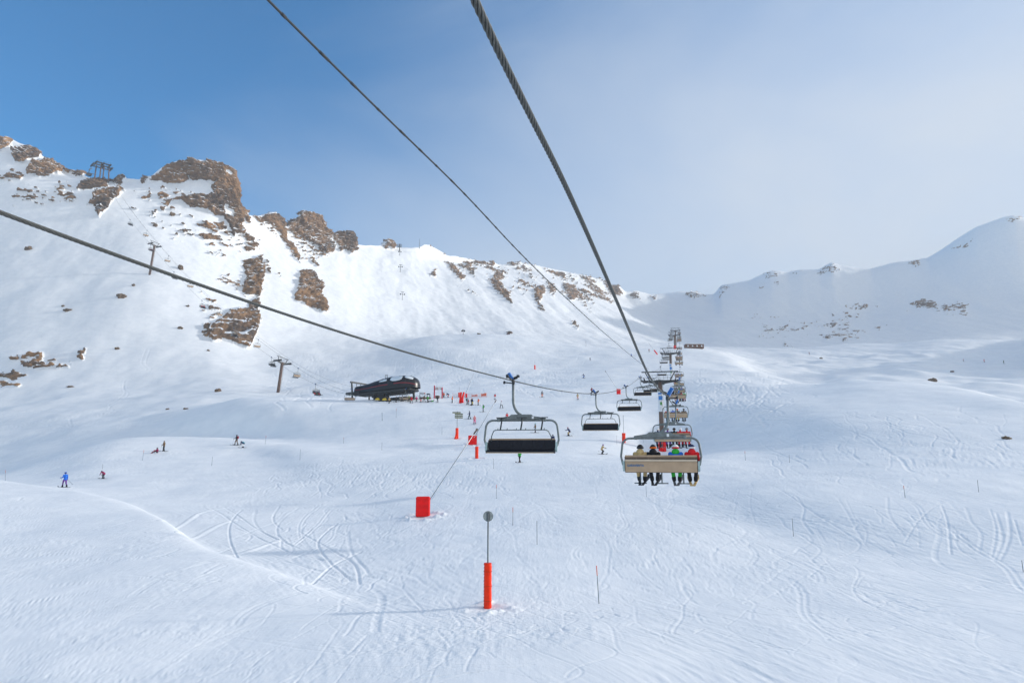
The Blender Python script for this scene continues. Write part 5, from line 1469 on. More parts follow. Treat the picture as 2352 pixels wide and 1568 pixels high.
snow_lance((985, 1150), (1096, 985), None, 1.0, (971, 1186, 31, 44), 'long pale snow lance leaning right over a tall red crash mat, nearest')
snow_lance((1090, 1003), (1140, 918), 118, 1.0, (1085, 1021, 19, 21), 'snow lance leaning over a red crash mat beside the orange marker')
snow_lance((1417.5, 893), (1389.5, 851), None, -1, (1421, 905, 9, 12), 'far snow lance with a small square red mat above the second empty chair')
for (bx, by), (tx, ty), lab in (((1511, 815), (1489, 787), 'thin snow lance with a slanted red sleeve left of the second tower'), ((1065, 914), (1089.5, 855), 'slender snow lance rising behind the red padded posts')):
    a = pt(bx, by); top_ = Vector(P(tx, ty, a.y + 1)); v = top_ - a
    t = thing('snow_lance', lab, 'snow lance', a, 0, 'snowmaking lances with red pads')
    m = MB(); m.tube([v * 0, v], [.06, .045], 8); m.build('lance_pole', mat('pale_lance', (.42, .44, .45), .4, .5), t)
    if bx > 1400:
        m = MB(); m.tube([v * .05, v * .4], .34, 12); m.build('sleeve', M_RED, t)
# three red padded posts by the ski school
for k, (x0, x1, h, lab) in enumerate(((1056.5, 1059.5, 25, 'upright red padded post in the trio by the ski school'), (1059.8, 1066, 25, 'leaning red padded post in the trio by the ski school'), (1062.5, 1062.5, 10, 'short red padded post in front of the trio by the ski school'))):
    a = pt(1056 + k * 3.2, 925.3); s_ = a.y / F
    m = MB(); m.tube([(0, 0, -.2), ((x1 - x0) * s_ * .5, 0, h * .5 * s_), ((x1 - x0) * s_, 0, h * s_)], [2.2 * s_, 2.3 * s_, 2.1 * s_], 16)
    o = m.build('padded_post', M_RED); o.location = a
    tag(o, lab, 'padded post', 'red padded posts')
a = pt(1071, 913); s_ = a.y / F
m = MB(); m.box((0, 0, 4.7 * s_), (4.4 * s_, .5, 9.6 * s_), bev=.1); o = m.build('crash_mat', M_RED); o.location = a; tag(o, 'single red crash mat standing beside the netting', 'crash mat')
# piste netting
M_NET = mat('orange_netting', (.75, .14, .05), .7)
M_NETW = mat('pale_red_netting', (.72, .42, .38), .8)
def net(x0, x1, y0, y1, hpx, label, m_, mesh=True, posts=True):
    a, b = pt(x0, y0), pt(x1, y1); s_ = (a.y + b.y) / 2 / F; h = hpx * s_
    t = thing('piste_netting', label, 'netting', a, 0, 'safety nets by the ski school')
    d = b - a; L = d.length
    q = MB()
    if mesh:
        n = int(L / .9)
        for k in range(n + 1): q.rod(d * (k / n) + Vector((0, 0, .1)), d * (k / n) + Vector((0, 0, h)), .018, 4)
        for z in np.linspace(.12, h, 6): q.rod(Vector((0, 0, z)), d + Vector((0, 0, z)), .018, 4)
    else:
        n = 10
        for k in range(n):
            c0, c1 = d * (k / n), d * ((k + 1) / n)
            w0, w1 = .12 * math.sin(k * 1.3), .12 * math.sin((k + 1) * 1.3)
            sg = h * .12
            q.prism([c0 + Vector((0, w0, .2)), c1 + Vector((0, w1, .2)), c1 + Vector((0, w1, h - sg * math.sin((k + 1) * .6))), c0 + Vector((0, w0, h - sg * math.sin(k * .6)))], (0, .03, 0))
    q.build('net', m_, t)
    n = max(1, int(L / 5))
    for k in range(n + 1):
        q = MB(); q.rod(d * (k / n), d * (k / n) + Vector((0, 0, h * 1.25)), .03, 6); q.build('post', M_TIP, t)
net(1040, 1056, 913, 913, 9, 'see-through red netting left of the padded posts', M_NETW)
net(1066, 1118, 913, 912, 9, 'long see-through red netting right of the padded posts', M_NETW)
net(1083.5, 1096.5, 911.3, 911, 4.6, 'solid orange strip of netting hung low beside the marker', M_NET, False)
net(1105, 1116.5, 911, 910.5, 7.5, 'bright orange strip of netting at the right end', M_NET, False)
# thin piste poles
POLES = [(12,1103,10,1080,1,'at the far left edge of the bank'),(327,1057,328.5,1034,1,'left of the seated snowboarder'),(486,1069.5,487,1049,0,'below the two skiers on the left crest'),(609,1020,610,1000.5,1,'right of the two skiers on the left crest'),(689,1055.5,689,1032,0,'on the upper rim of the tracked hollow'),
 (235,1078,235,1066,0,'behind the bent plum skier'),(737,927,737,920.5,0,'short and brown below the left station tower'),(1140.6,1144.6,1140,1114,1,'left of the chair shadow in mid-piste'),(1178,1206,1178,1167,1,'up and right of the nearest orange marker'),(1233.6,1250,1233.6,1199,0,'in open snow right of the nearest marker'),
 (1375.7,1385.7,1372,1306,1,'nearest of all, on open snow right of the big marker'),(1133.6,1076,1133.6,1053,0,'below the left end of the nearest empty chair'),(877,1033.6,877,1015.5,0,'between the crest and the signpost'),(1015,998,1015,981,0,'left of the signpost'),(789,1018,789,1004.5,1,'on the shaded bank left of centre'),
 (1416.7,1019.6,1416.7,999.5,0,'under the second empty chair'),(1478.7,1017,1478.7,1003,0,'under the second ascending chair'),(1712,1057,1712,1036,1,'right of the nearest loaded chair by the track'),(1813.6,1062,1813.6,1044.6,0,'along the upper edge of the track'),(2079,1143,2078,1116,1,'on the track at the right'),
 (1822.6,1231,1822,1192,0,'at the foot of the right bank'),(2248,1129.6,2248,1103,0,'far right above the track'),(2350.5,1313,2350,1288,0,'at the right edge of the picture'),(878,966,877,947.7,0,'thick and dark on the plateau edge'),(909.7,959,910,938,1,'with a red tip on the plateau edge'),(1346,796,1346,781,0,'on the skyline of the piste crest'),
 (1484.5,1140,1484.5,1116,0,'below the skis of the nearest loaded chair')]
for bx, by, tx, ty, tip, where in POLES:
    a = pt(bx, by); s_ = a.y / F; h = (by - ty) * s_; dx = (tx - bx) * s_
    t = thing('piste_pole', 'thin %s piste pole %s' % ('red tipped' if tip else 'dark', where), 'piste pole', a, 0, 'thin piste poles')
    r = max(.016, .35 * s_ * .5)
    if 'thick' in where: r *= 2.5
    m = MB(); m.rod((-dx * .1, 0, -.1 * h), (dx, 0, h), r, 7); m.build('shaft', M_POLE, t)
    if tip:
        m = MB(); m.rod((dx * .74, 0, h * .74), (dx * 1.004, 0, h * 1.004), r * 1.25, 7); m.build('tip', M_TIP, t)

# ------------------------------------------------------------------ boulders
M_ROCK = mat('brown_rock', (.15, .105, .068), .85, 0, .45, 1.2, .8)
def boulder(px, py, w, h, label, seed):
    g = pt(px, py + h * .3); s_ = g.y / F
    mb = MB(); mb.ell((0, 0, 0), (1, 1, 1), 22, 14)
    v = np.array(mb.v)
    n = fbm(v[:, 0] * 1.1 + seed * 7, v[:, 1] * 1.1, v[:, 2] * 1.1, 4) * .55 + ridged(v[:, 0] * 1.6, v[:, 1] * 1.6 + seed, v[:, 2] * 1.6, 3) * .18
    v *= (0.9 + n)[:, None]
    v *= np.array([w / 2 * s_, w / 2 * s_ * .8, h * .62 * s_])
    mb.v = [tuple(q) for q in v]
    mb.sm = [False] * len(mb.f)
    o = mb.build('boulder', M_ROCK); o.location = g; o.rotation_euler = (0, 0, seed * 1.3)
    tag(o, label, 'boulder', 'rocks showing through the snow')
for k, (x, y, w, h, lab) in enumerate([(501,896,14,9,'brown rock on the snow left of the station tower foot'),(65,569,17,9,'brown rock alone on the upper left slope'),(156,711,16,6,'flat rock at mid height on the left slope'),(145,702,8,4,'small stone just above the flat rock on the left slope'),(280,678,20,10,'snowy rock cluster below the second chairlift tower'),
 (307,654,8,6,'small dark stone beside the snowy rock cluster'),(413,752,11,6,'rock beside the lower end of the left chairlift'),(385,939,8,4,'small brown stone on the lower left slope'),(427,938,12,4,'flat brown stone on the lower left slope'),(162,887,14,4,'flat brown stone near the scattered left outcrop'),(2140,872,18,9,'lone dark boulder in the shaded valley on the right'),
 (2312,1005,18,8,'dark rock half buried near the right edge'),(269,799,10,6,'rock between the left outcrop and the brown cliff'),(431,702,9,4,'small stone beside a red clad chair on the left'),(1172,763,11,6,'reddish rock on the hump below the ridge'),(1100,766,10,4,'low rock on the hump left of the drag lift hut'),(120,460,6,4,'small stone high on the left slope'),
 (2187,853,10,4,'snowy stones on the lit hump at the right'),(415,614,11,12,'tall brown rock beside the left chairlift'),(357,517,9,8,'pointed tan rock below the big crag'),(395,491,14,7,'rounded dark rock left of the big crag foot'),(478,804 ,7,4,'small stone below the lower brown cliff'),(1885,822,8,3,'dark stone in the shaded right valley')]):
    boulder(x, y, w, h, lab, k + 1)

# ------------------------------------------------------------------ the second chairlift on the left
LA = Vector(P(648.5, 832, YM(268))); LB = Vector(P(355, 563, YM(364))); LC = Vector(P(235, 390, YM(424)))
LS = Vector(P(812, 908, 224))
ax = (LB - LA); ax.z = 0; ax.normalize(); side = Vector((ax.y, -ax.x, 0))        # side: to the right when looking up the line
yawL = math.atan2(-ax.x, ax.y)
for (fx, fy), top, lab in (((638, 905), LA, 'brown lift tower standing alone left of the station'), ((345, 617), LB, 'lift tower crossed by the thick rope, high on the left slope')):
    g = Vector((0, 0, 0)); b = Vector(P(fx, fy, top.y - 2)); gz = ground(b.x, b.y); b.z = min(b.z, gz + .5)
    v = top - b
    t = make_tower('lift_tower', lab, b, yawL + .35, v.length, 3.6 * top.y / 287 * .98 if top is LA else 3.5, .62, None, False, tops=2.0)
    q = Vector((0, 0, 1)).rotation_difference(v.normalized())
    t.rotation_mode = 'QUATERNION'; t.rotation_quaternion = q @ Matrix.Rotation(yawL + .35, 3, 'Z').to_quaternion()
    t['group'] = 'towers of the left chairlift'
def lrope(k, off):                                # points along one side of the left lift
    seq = [LS + Vector((0, 0, .3)), LA + Vector((0, 0, .5)), LB + Vector((0, 0, .5)), LC + Vector((0, 0, 0))]
    pts = []
    for i in range(3):
        a, b = seq[i] + side * off, seq[i + 1] + side * off
        for j in range(12):
            f = j / 12; p = a.lerp(b, f); p.z -= (b - a).length * .022 * 4 * f * (1 - f); pts.append(p)
    pts.append(seq[3] + side * off)
    return pts
LR = {}
for k, (off, lab) in enumerate(((-3.0, 'thin left rope of the chairlift climbing the left slope'), (3.0, 'thin right rope of the chairlift climbing the left slope'))):
    LR[k] = lrope(k, off)
    m = MB(); m.tube(LR[k], .034, 6); o = m.build('haul_rope', M_ROPE); tag(o, lab, 'cable', 'ropes of the left chairlift')
m = MB(); m.tube([p + Vector((0, 0, 2.3)) + side * 1.2 for p in [a.lerp(b, .5) for a, b in zip(LR[0], LR[1])]], .025, 6); o = m.build('signal_cable', M_CABLE); tag(o, 'hair-thin signal cable above the left chairlift ropes', 'cable', 'ropes of the left chairlift')
def on_rope(k, py):
    best = None
    for a, b in zip(LR[k][:-1], LR[k][1:]):
        for f in np.linspace(0, 1, 12):
            p = a.lerp(b, f); q = proj(*p)
            if best is None or abs(q[1] - py) < best[0]: best = (abs(q[1] - py), p)
    return best[1]
LCH = [(0, 505, 4, 'black'), (0, 563, 4, 'wine'), (0, 625, 4, 'blue'), (0, 690, 4, 'red'), (0, 755, 4, 'dark'), (0, 820, 4, 'dark'), (0, 882, 6, 'navy'),
       (1, 530, 1, 'dark'), (1, 587, 0, ''), (1, 646, 0, ''), (1, 709, 0, ''), (1, 779, 0, ''), (1, 846, 4, 'dark')]
lo_n, hi_n = 0, 0
for k, py, n, colr in LCH:
    p = on_rope(k, py)
    c = copy_tree(proto_up if k else proto_dn)
    c.location = p; c.scale = (1.2, 1.2, 1.2); c.rotation_euler = (0, 0, yawL + (0.15 if k else math.pi + .25))
    idx = lo_n if k == 0 else hi_n
    if k == 0: lo_n += 1
    else: hi_n += 1
    c['label'] = '%s chair from the top on the %s rope of the left chairlift' % (ORD[idx], 'left' if k == 0 else 'right')
    c['group'] = 'chairs of the left chairlift'
    sp = {6: [-1.1, -.66, -.22, .22, .66, 1.1], 4: [-.95, -.35, .25, .9], 1: [.1], 0: []}[n]
    for q, s in enumerate(sp):
        j = colr if q % 2 == 0 else ('black', 'dark', 'navy', 'grey')[q % 4]
        rider(c, s, 'dark clad rider on the %s chair from the top on the %s left chairlift rope' % (ORD[idx], 'left' if k == 0 else 'right'), j, ('dark', 'red', 'black', 'olive')[q % 4] if py > 850 else 'dark', 'black', 1.0, 'riders on the left chairlift, %s chair' % ORD[idx] if k == 0 else 'riders on the right rope of the left chairlift')
# top structure on the ridge: four legs carrying two levels of crossarms
g = Vector(P(232, 414, YM(424))); g.z = ground(g.x, g.y) - .3; s_ = g.y / F
t = thing('top_station', 'steel top station of four legs and crossarms on the left ridge', 'lift station', g, yawL)
for x, y, h in ((-3.8, 2, 34), (-1.2, -1, 38), (1.4, 1, 38), (4.4, -2, 30)):
    m = MB(); m.rod((x, y, -2), (x * .92, y, h * s_), .42, 10); m.build('leg', M_RUST, t)
for z, x0, x1, nm in ((38, -4.5, 4.5, 'upper_crossarm'), (31, -6.5, 5.8, 'lower_crossarm')):
    m = MB()
    for y in (-2.5, 2.5):
        m.box(((x0 + x1) / 2, y, z * s_), (x1 - x0, .5, .7))
        for x in np.linspace(x0, x1, 7): m.rod((x, y, z * s_), (x, y, z * s_ + 1.6), .06, 5)
        m.rod((x0, y, z * s_ + 1.6), (x1, y, z * s_ + 1.6), .06, 5)
    for x in (x0, x1, 0): m.box((x, 0, z * s_), (1.0, 8, .6))
    for x in (x0, x1):
        for y in np.linspace(-4, 4, 9): m.rod((x - .2, y, z * s_ - .5), (x + .2, y, z * s_ - .5), .45, 10)
    m.build(nm, M_DARK, t)
m = MB(); m.bar((-6.5, 0, 22 * s_), (-8.5, -1, 14 * s_), .5, .5); m.bar((-8, 0, 19 * s_), (-8.5, 0, 4 * s_), .4, .4); m.box((-8, 0, 4 * s_), (3, 3, 1.4)); m.box((-6, 0, 8 * s_), (5, .3, .3)); m.build('service_platform', M_DARK, t)

# ------------------------------------------------------------------ the bottom station with its black hood
g0 = pt(912, 917); s_ = g0.y / F
M_HULL = mat('black_hood', (.010, .011, .016), .30, 0, .2, .8, 0, .25)
M_STRIPE = mat('red_stripe', (.26, .010, .016), .4)
rot = math.radians(158)                           # local +x runs from the nose towards the back of the station
t = thing('chairlift_station', 'black domed chairlift station with red stripe and bright windows', 'lift station', (g0.x, g0.y, g0.z), rot)
t.rotation_euler = (0, .06, rot)
LEN, WID, HGT, ZB = 19.5, 7.4, 3.8, 2.7
def hull(u, v, off=0.0):
    """u 0 nose .. 1 back, v 0..1 across over the roof"""
    x = -LEN * .36 + LEN * u
    nose = math.sqrt(max(0.0, 1 - max(0, (.24 - u) / .24) ** 2.2))
    back = 1 - .42 * sst(.35, 1.0, u)
    hk = (0.35 + .65 * nose) * back
    wk = (0.16 + .84 * nose) * (1 - .22 * float(sst(.5, 1, u)))
    a = math.pi * (1 - v)
    ca, sa = math.cos(a), math.sin(a)
    y = (WID / 2 + off) * wk * math.copysign(abs(ca) ** .72, ca)
    z = ZB + (HGT + off) * hk * abs(sa) ** .80 + 1.1 * float(sst(.0, .35, .35 - u)) * 0
    return (x - off * (1 - nose), y, z)
m = MB(); NU, NV = 44, 26
vs = [hull(i / NU, j / NV) for i in range(NU + 1) for j in range(NV + 1)]
fs = [(i * (NV + 1) + j, (i + 1) * (NV + 1) + j, (i + 1) * (NV + 1) + j + 1, i * (NV + 1) + j + 1) for i in range(NU) for j in range(NV)]
fs += [tuple(range(NV + 1)), tuple(NU * (NV + 1) + j for j in range(NV + 1))[::-1]]
m.add(vs, fs, True)
ho = m.build('hood', M_HULL, t)
def patch(name, u0, u1, v0, v1, mt, off=.05, n=12, taper=0.0):
    q = MB(); vs, fs = [], []
    for o_ in (off * .2, off):
        for i in range(n + 1):
            for j in range(n + 1):
                a, b = i / n, j / n
                # rounded outline
                ea = (a * 2 - 1); k = (1 - abs(ea) ** 3.2 * .45 - taper * a)
                vv = (v0 + v1) / 2 + (v1 - v0) * (b - .5) * k
                vs.append(hull(u0 + (u1 - u0) * a, vv, o_))
    N1 = (n + 1) * (n + 1)
    for i in range(n):
        for j in range(n):
            a = i * (n + 1) + j
            fs.append((a + N1, a + n + 1 + N1, a + n + 2 + N1, a + 1 + N1))
    for i in range(n):
        for a, b in ((i, i + 1), (n * (n + 1) + i, n * (n + 1) + i + 1), (i * (n + 1), (i + 1) * (n + 1)), (i * (n + 1) + n, (i + 1) * (n + 1) + n)):
            fs.append((a, b, b + N1, a + N1))
    q.add(vs, fs, True); return q.build(name, mt, ho)
# the side that faces the camera is v near 1 (local -y is turned away by the rotation)
patch('window', .18, .37, .64, .84, M_SKY_GLASS)
patch('window', .04, .15, .58, .76, M_SKY_GLASS, taper=.2)
patch('window', .43, .57, .72, .82, M_SKY_GLASS, taper=.55)
def band(name, v0, v1, u0, u1, mt, off):
    q = MB(); vs, fs = [], []; n = 40
    for i in range(n + 1):
        u = u0 + (u1 - u0) * i / n
        for v in (v0, v1):
            for o_ in (0.0, off): vs.append(hull(u, v, o_))
    for i in range(n):
        a = i * 4; fs += [(a + 1, a + 5, a + 7, a + 3), (a, a + 1, a + 5, a + 4), (a + 2, a + 3, a + 7, a + 6)]
    q.add(vs, fs, True); q.build(name, mt, ho)
band('stripe', .895, .915, .005, .30, M_STRIPE, .06); band('stripe', .905, .922, .40, .97, M_STRIPE, .06); band('stripe', .09, .115, .005, .9, M_STRIPE, .06)
m = MB()
m.box((LEN * .14, 0, ZB - .35), (LEN * .86, WID * .62, .75), bev=.15); m.box((LEN * .02, 0, ZB - .9), (LEN * .5, WID * .45, .6), bev=.1)
for s in (-1, 1):
    m.box((LEN * .16, s * WID * .47, ZB - .55), (LEN * .8, .35, .35))
    for k in range(26): m.rod((-LEN * .2 + k * .56, s * WID * .42, ZB - .95), (-LEN * .2 + k * .56, s * WID * .42 + .2, ZB - .95), .24, 10)
m.rod((-LEN * .22, 0, ZB - .85), (-LEN * .22, 0, ZB - .55), 2.5, 28)
m.build('drive_machinery', M_DARK, t)
m = MB()
for u in (.12, .26, .40, .54, .68, .82, .93):
    m.tube([hull(u, v, .02) for v in np.linspace(.06, .94, 24)], .035, 5)
m.build('panel_joint', mat('joint_grey', (.06, .065, .075), .5), ho)
m = MB()
for k in range(14):
    x = -LEN * .3 + k * LEN * .07
    m.rod((x, -WID * .62, -.2), (x, -WID * .62, 1.0), .04, 5)
for z in (.5, 1.0): m.rod((-LEN * .3, -WID * .62, z), (LEN * .61, -WID * .62, z), .035, 5)
m.build('queue_railing', M_GALV, t)
m = MB(); m.box((LEN * .1, 0, .15), (LEN * .7, WID * .8, .3)); m.box((LEN * .22, WID * .1, 1.2), (2.4, 2.2, 2.2)); m.build('control_cabin', M_DARK, t)
for x in (LEN * .17, LEN * .36):
    m = MB(); m.box((x, 0, ZB / 2 - .4), (1.0, 1.3, ZB + .4), bev=.08); m.build('column', M_DARK, t)
m = MB(); m.box((-LEN * .28, 0, ZB / 2 - .3), (.45, .45, ZB + .3)); m.build('column', M_DARK, t)
m = MB(); m.rod((LEN * .2, -1.5, ZB + 3.6), (LEN * .2, -1.5, ZB + 4.9), .06); m.rod((LEN * .24, -1.5, ZB + 3.6), (LEN * .24, -1.5, ZB + 4.9), .06)
for z in (4.1, 4.6, 4.9): m.rod((LEN * .2, -1.5, ZB + z), (LEN * .24, -1.5, ZB + z), .05)
m.build('roof_ladder', M_DARK, t)
m = MB(); m.box((LEN * .55, 0, ZB - .55), (4.2, WID * .9, .25)); m.box((LEN * .66, 1.4, ZB - .1), (4.5, .5, .5)); m.box((LEN * .66, -1.4, ZB - .1), (4.5, .5, .5))
for k in range(9):
    for s in (-1, 1): m.rod((LEN * .56 + k * .5, s * 2.9 - .2, ZB + .1), (LEN * .56 + k * .5, s * 2.9 + .2, ZB + .1), .3, 10)
m.build('sheave_ramp', M_DARK, t)
m = MB()
for yy in (-4.2, 4.2): m.bar((LEN * .62, yy, -0.5), (LEN * .62, yy * 1.05, ZB + 3.0), .35, .35, up=(1, 0, 0))
m.box((LEN * .62, 0, ZB + 3.0), (.4, 10.0, .4))
for yy in (-2, 0, 2): m.rod((LEN * .62, yy, ZB), (LEN * .62, yy, ZB + 3), .08)
m.build('entry_portal', M_DARK, t)
# parked chair seats, snowmobiles, number board, huts, gate
def place(px, py): return pt(px, py)
for px, py, rz, lab in ((806, 922, .15, 'tan chair at the left end of the station platform'), (931, 921, -.15, 'tan chair under the nose of the station')):
    g = place(px, py); c = copy_tree(proto_up); c.location = g + Vector((0, 0, 3.3)); c.rotation_euler = (0, 0, rz); c['label'] = lab; c['group'] = 'chairs in the station'
M_YEL = mat('yellow_cowling', (.72, .50, .02), .4)
for px, py, lab in ((871, 921.5, 'yellow and black snowmobile parked under the station'), (887, 922, 'yellow snowmobile with a rider at the foot of the station')):
    g = place(px, py); t = thing('snowmobile', lab, 'snowmobile', g, math.radians(75), 'snowmobiles by the station')
    m = MB(); m.prism([(-.3, -.2, .35), (-.3, .95, .35), (-.3, 1.15, .55), (-.3, .75, .85), (-.3, .25, .95), (-.3, -.2, .6)], (.6, 0, 0)); m.build('cowling', M_YEL, t)
    m = MB(); m.prism([(-.2, -1.5, .5), (-.2, -.1, .5), (-.2, -.1, .75), (-.2, -1.0, .78), (-.2, -1.5, .95)], (.4, 0, 0)); m.build('seat', M_SEAT, t)
    m = MB(); m.prism([(-.22, -1.5, .15), (-.22, -1.3, .02), (-.22, .1, .02), (-.22, .3, .4), (-.22, -1.4, .45)], (.44, 0, 0)); m.build('track', M_RUBBER, t)
    for s in (-1, 1):
        m = MB(); m.bar((s * .48, .2, .06), (s * .48, 1.4, .10), .16, .05); m.rod((s * .48, .8, .1), (s * .25, .7, .45), .03); m.build('ski', M_DARK, t)
    m = MB(); m.tube([(-.38, .05, 1.08), (0, .15, 1.05), (.38, .05, 1.08)], .025); m.rod((0, .25, .9), (0, .12, 1.06), .03); m.build('handlebar', M_DARK, t)
g = place(889, 922); person('ride', 'person in dark clothes astride the yellow snowmobile', 'dark', 'black', 'dark', skis=None, loc=(g.x - .2, g.y + .3, g.z + .62), rotz=math.radians(75))
g = place(970, 917); s_ = g.y / F
t = thing('number_board', 'white board with a row of dark blue figures on two posts', 'sign', g)
for x in (-6, 6):
    m = MB(); m.rod((x * s_, 0, 0), (x * s_, 0, 12 * s_), .09); m.build('post', M_GALV, t)
m = MB(); m.box((0, -.12, 13.6 * s_), (14 * s_, .12, 5.2 * s_)); bo = m.build('board', M_WHITE, t)
for k in range(4):
    m = MB(); x = (-4.6 + k * 2.7) * s_
    for a in range(12):
        a0, a1 = a * math.pi / 6, (a + 1) * math.pi / 6
        m.bar((x + math.cos(a0) * .75 * s_, -.20, 13.6 * s_ + math.sin(a0) * 1.4 * s_), (x + math.cos(a1) * .75 * s_, -.20, 13.6 * s_ + math.sin(a1) * 1.4 * s_), .03, .45 * s_ if k else .6 * s_, up=(0, 1, 0))
    m.build('figure', mat('dark_blue_paint', (.02, .05, .22), .5), bo)
m = MB(); m.rod((5.6 * s_, -.19, 13.6 * s_), (5.6 * s_, -.21, 13.6 * s_), 1.4 * s_, 16); m.build('red_roundel', M_TIP, bo)
M_WOOD = mat('brown_boards', (.19, .10, .065), .8, 0, .3, 2)
def shed(px, py, w, d, h, label, roof=True, rz=0.0, cat='hut', nwin=0):
    g = place(px, py); t = thing('wooden_hut', label, cat, (g.x, g.y, g.z - .2), rz)
    m = MB(); m.box((0, 0, h / 2), (w, d, h)); m.build('walls', M_WOOD, t)
    m = MB()
    for k in range(int(w / .35)): m.box((-w / 2 + .17 + k * .35, -d / 2 - .02, h / 2), (.05, .05, h)); 
    m.build('battens', mat('dark_battens', (.07, .04, .03), .8), t)
    if roof:
        m = MB(); m.prism([(-w / 2 - .3, -d / 2 - .3, h), (-w / 2 - .3, d / 2 + .3, h), (-w / 2 - .3, d / 2 + .3, h + .35), (-w / 2 - .3, 0, h + .8), (-w / 2 - .3, -d / 2 - .3, h + .35)], (w + .6, 0, 0)); m.build('snowy_roof', SNOW_PLAIN, t)
    for k in range(nwin):
        m = MB(); m.box((-w / 2 + (k + .5) * w / nwin, -d / 2 - .05, h * .55), (.8, .08, .9)); m.build('window', M_SKY_GLASS, t)
    return t
SNOW_PLAIN = mat('roof_snow', (.82, .85, .88), .6, 0, .04, 2)
shed(1005, 914, 9.5 * g.y / F, 3, 7.5 * g.y / F, 'small brown hut behind the posts of the red gate', False)
shed(978, 915.5, 23 * g.y / F, 2, 5 * g.y / F, 'low brown board fence hut right of the station nose', False)
g = place(984, 914); s_ = g.y / F
t = thing('dark_shelter', 'dark open shelter with a flat top behind the number board', 'shelter', g)
m = MB(); m.box((0, 0, 9 * s_), (7 * s_, 2, .25)); m.build('roof', M_DARK, t)
for x in (-3.2, 3.2):
    m = MB(); m.rod((x * s_, 0, 0), (x * s_, 0, 9 * s_), .1); m.build('post', M_DARK, t)
h_ = pt(1594, 797)
s_ = h_.y / F
t = shed(1594, 800, 31 * s_, 4.5, 7.2 * s_, 'long low brown hut with snow on its roof on the crest', True, 0, 'hut', 4)
# red start gate
g = place(1007.5, 915); s_ = g.y / F
t = thing('entrance_gate', 'red gate of two posts with a white banner between them', 'gate', g)
for x, hh, w in ((-10, 30, 2.6), (7.8, 26, 2.4)):
    m = MB(); m.box((x * s_, 0, hh * s_ / 2), (w * s_, .5, hh * s_), bev=.06); m.build('post', mat('crimson_post', (.52, .02, .06), .5), t)
m = MB(); m.box((-1.2 * s_, 0, 23.5 * s_), (15 * s_, .12, 7 * s_)); bo = m.build('banner', M_WHITE, t)
m = MB(); m.box((-5 * s_, -.08, 20.8 * s_), (7 * s_, .05, 1.2 * s_)); m.build('red_stripe', M_STRIPE, bo)
m = MB(); m.box((-4.4 * s_, -.08, 24 * s_), (5 * s_, .05, .7 * s_)); m.build('red_stripe', M_STRIPE, bo)
m = MB(); m.box((5.2 * s_, -.09, 21.5 * s_), (1.4 * s_, .05, 2.2 * s_)); m.build('dark_mark', M_DARK, bo)
# drag lift pylons and mast on the ridge slope
def drag_pylon(fx, fy, h_px, label, Y=None, both=True):
    g = pt(fx, fy); s_ = g.y / F; H = h_px * s_
    t = thing('drag_lift_pylon', label, 'lift pylon', g, .2, 'pylons of the drag lift')
    m = MB(); m.rod((0, 0, -1), (0, 0, H), .30 * s_ / .4 * .5, 8); m.build('pole', M_DARK, t)
    m = MB(); m.box((0, 0, H), (.42 * H, .35, .35)); m.box((0, 0, H * .72), (.5 * H, .3, .3)); m.build('crossarm', M_DARK, t)
    for s in ((-1, 1) if both else (-1,)):
        m = MB(); m.rod((s * H * .24, -.6, H * .74), (s * H * .24, .6, H * .74), .5, 10); m.build('wheel', M_RUBBER, t)
drag_pylon(924, 689, 19, 'lowest drag lift pylon casting a shadow on the ridge slope')
drag_pylon(919.5, 625, 18, 'middle drag lift pylon on the ridge slope'); drag_pylon(918, 587, 13, 'upper drag lift pylon near the ridge'); drag_pylon(1064, 768, 11, 'drag lift pylon on the hump below the ridge')
g = pt(917.5, 577); s_ = g.y / F
t = thing('lift_return_station', 'open wheel frame at the top of the drag lift on the skyline', 'lift station', g)
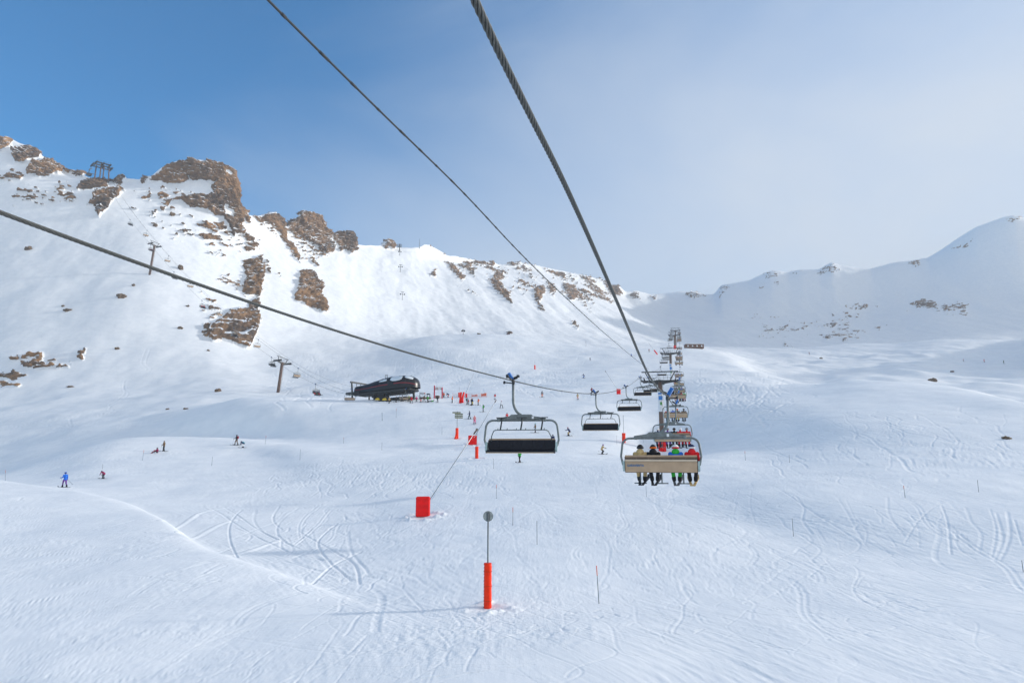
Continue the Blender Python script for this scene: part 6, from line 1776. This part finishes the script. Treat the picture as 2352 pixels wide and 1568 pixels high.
m = MB(); m.rod((0, 0, -1), (0, 0, 18 * s_), .5); m.build('pole', M_DARK, t)
m = MB()
for x in (-5, -2, 2, 5): m.rod((x * s_, 0, 9 * s_), (x * s_, 0, 17 * s_), .2, 6)
for z in (10, 13.5, 17): m.rod((-5 * s_, 0, z * s_), (5 * s_, 0, z * s_), .2, 6)
m.build('wheel_frame', M_DARK, t)
g = pt(963.5, 571); s_ = g.y / F
m = MB(); m.tube([(0, 0, -1), (0, 0, 10 * s_), (0, 0, 25 * s_)], [.35, .3, .15], 8); o = m.build('radio_mast', M_GALV); o.location = g; tag(o, 'thin radio mast on the skyline of the snowy ridge', 'mast')
g = pt(1167, 768); s_ = g.y / F
t = thing('lift_drive_station', 'small drive frame of the drag lift on the hump', 'lift station', g, .3)
m = MB(); m.box((0, 0, 2 * s_), (6 * s_, 2, 2.2 * s_), bev=.1); m.build('housing', mat('brown_housing', (.16, .09, .07), .7), t)
m = MB(); m.bar((-4 * s_, 0, 0), (1 * s_, 0, 7 * s_), .5, .5); m.bar((4 * s_, 0, 0), (2 * s_, 0, 8 * s_), .5, .5); m.rod((-5 * s_, 0, 5 * s_), (5 * s_, 0, 8 * s_), .25); m.build('frame', M_DARK, t)
# ------------------------------------------------------------------ thin cold haze over the whole valley
zlo, zhi = float(TZ.min()) - 1.0, float(TZ.max()) + 25.0
hz = bpy.data.materials.new('valley_haze'); hz.use_nodes = True
n_ = hz.node_tree; n_.nodes.clear()
ho_ = n_.nodes.new('ShaderNodeOutputMaterial'); pv = n_.nodes.new('ShaderNodeVolumePrincipled')
pv.inputs['Color'].default_value = (0.82, 0.90, 1.0, 1); pv.inputs['Density'].default_value = HAZE; pv.inputs['Anisotropy'].default_value = 0.1
n_.links.new(pv.outputs['Volume'], ho_.inputs['Volume'])
m = MB(); xr = float(np.abs(TX).max()) + 20; yr = float(TY.max()) + 20
m.box((0, yr / 2 - 30, (zlo + zhi) / 2), (2 * xr, yr + 60, zhi - zlo))
tag(m.build('haze', hz), kind='stuff')
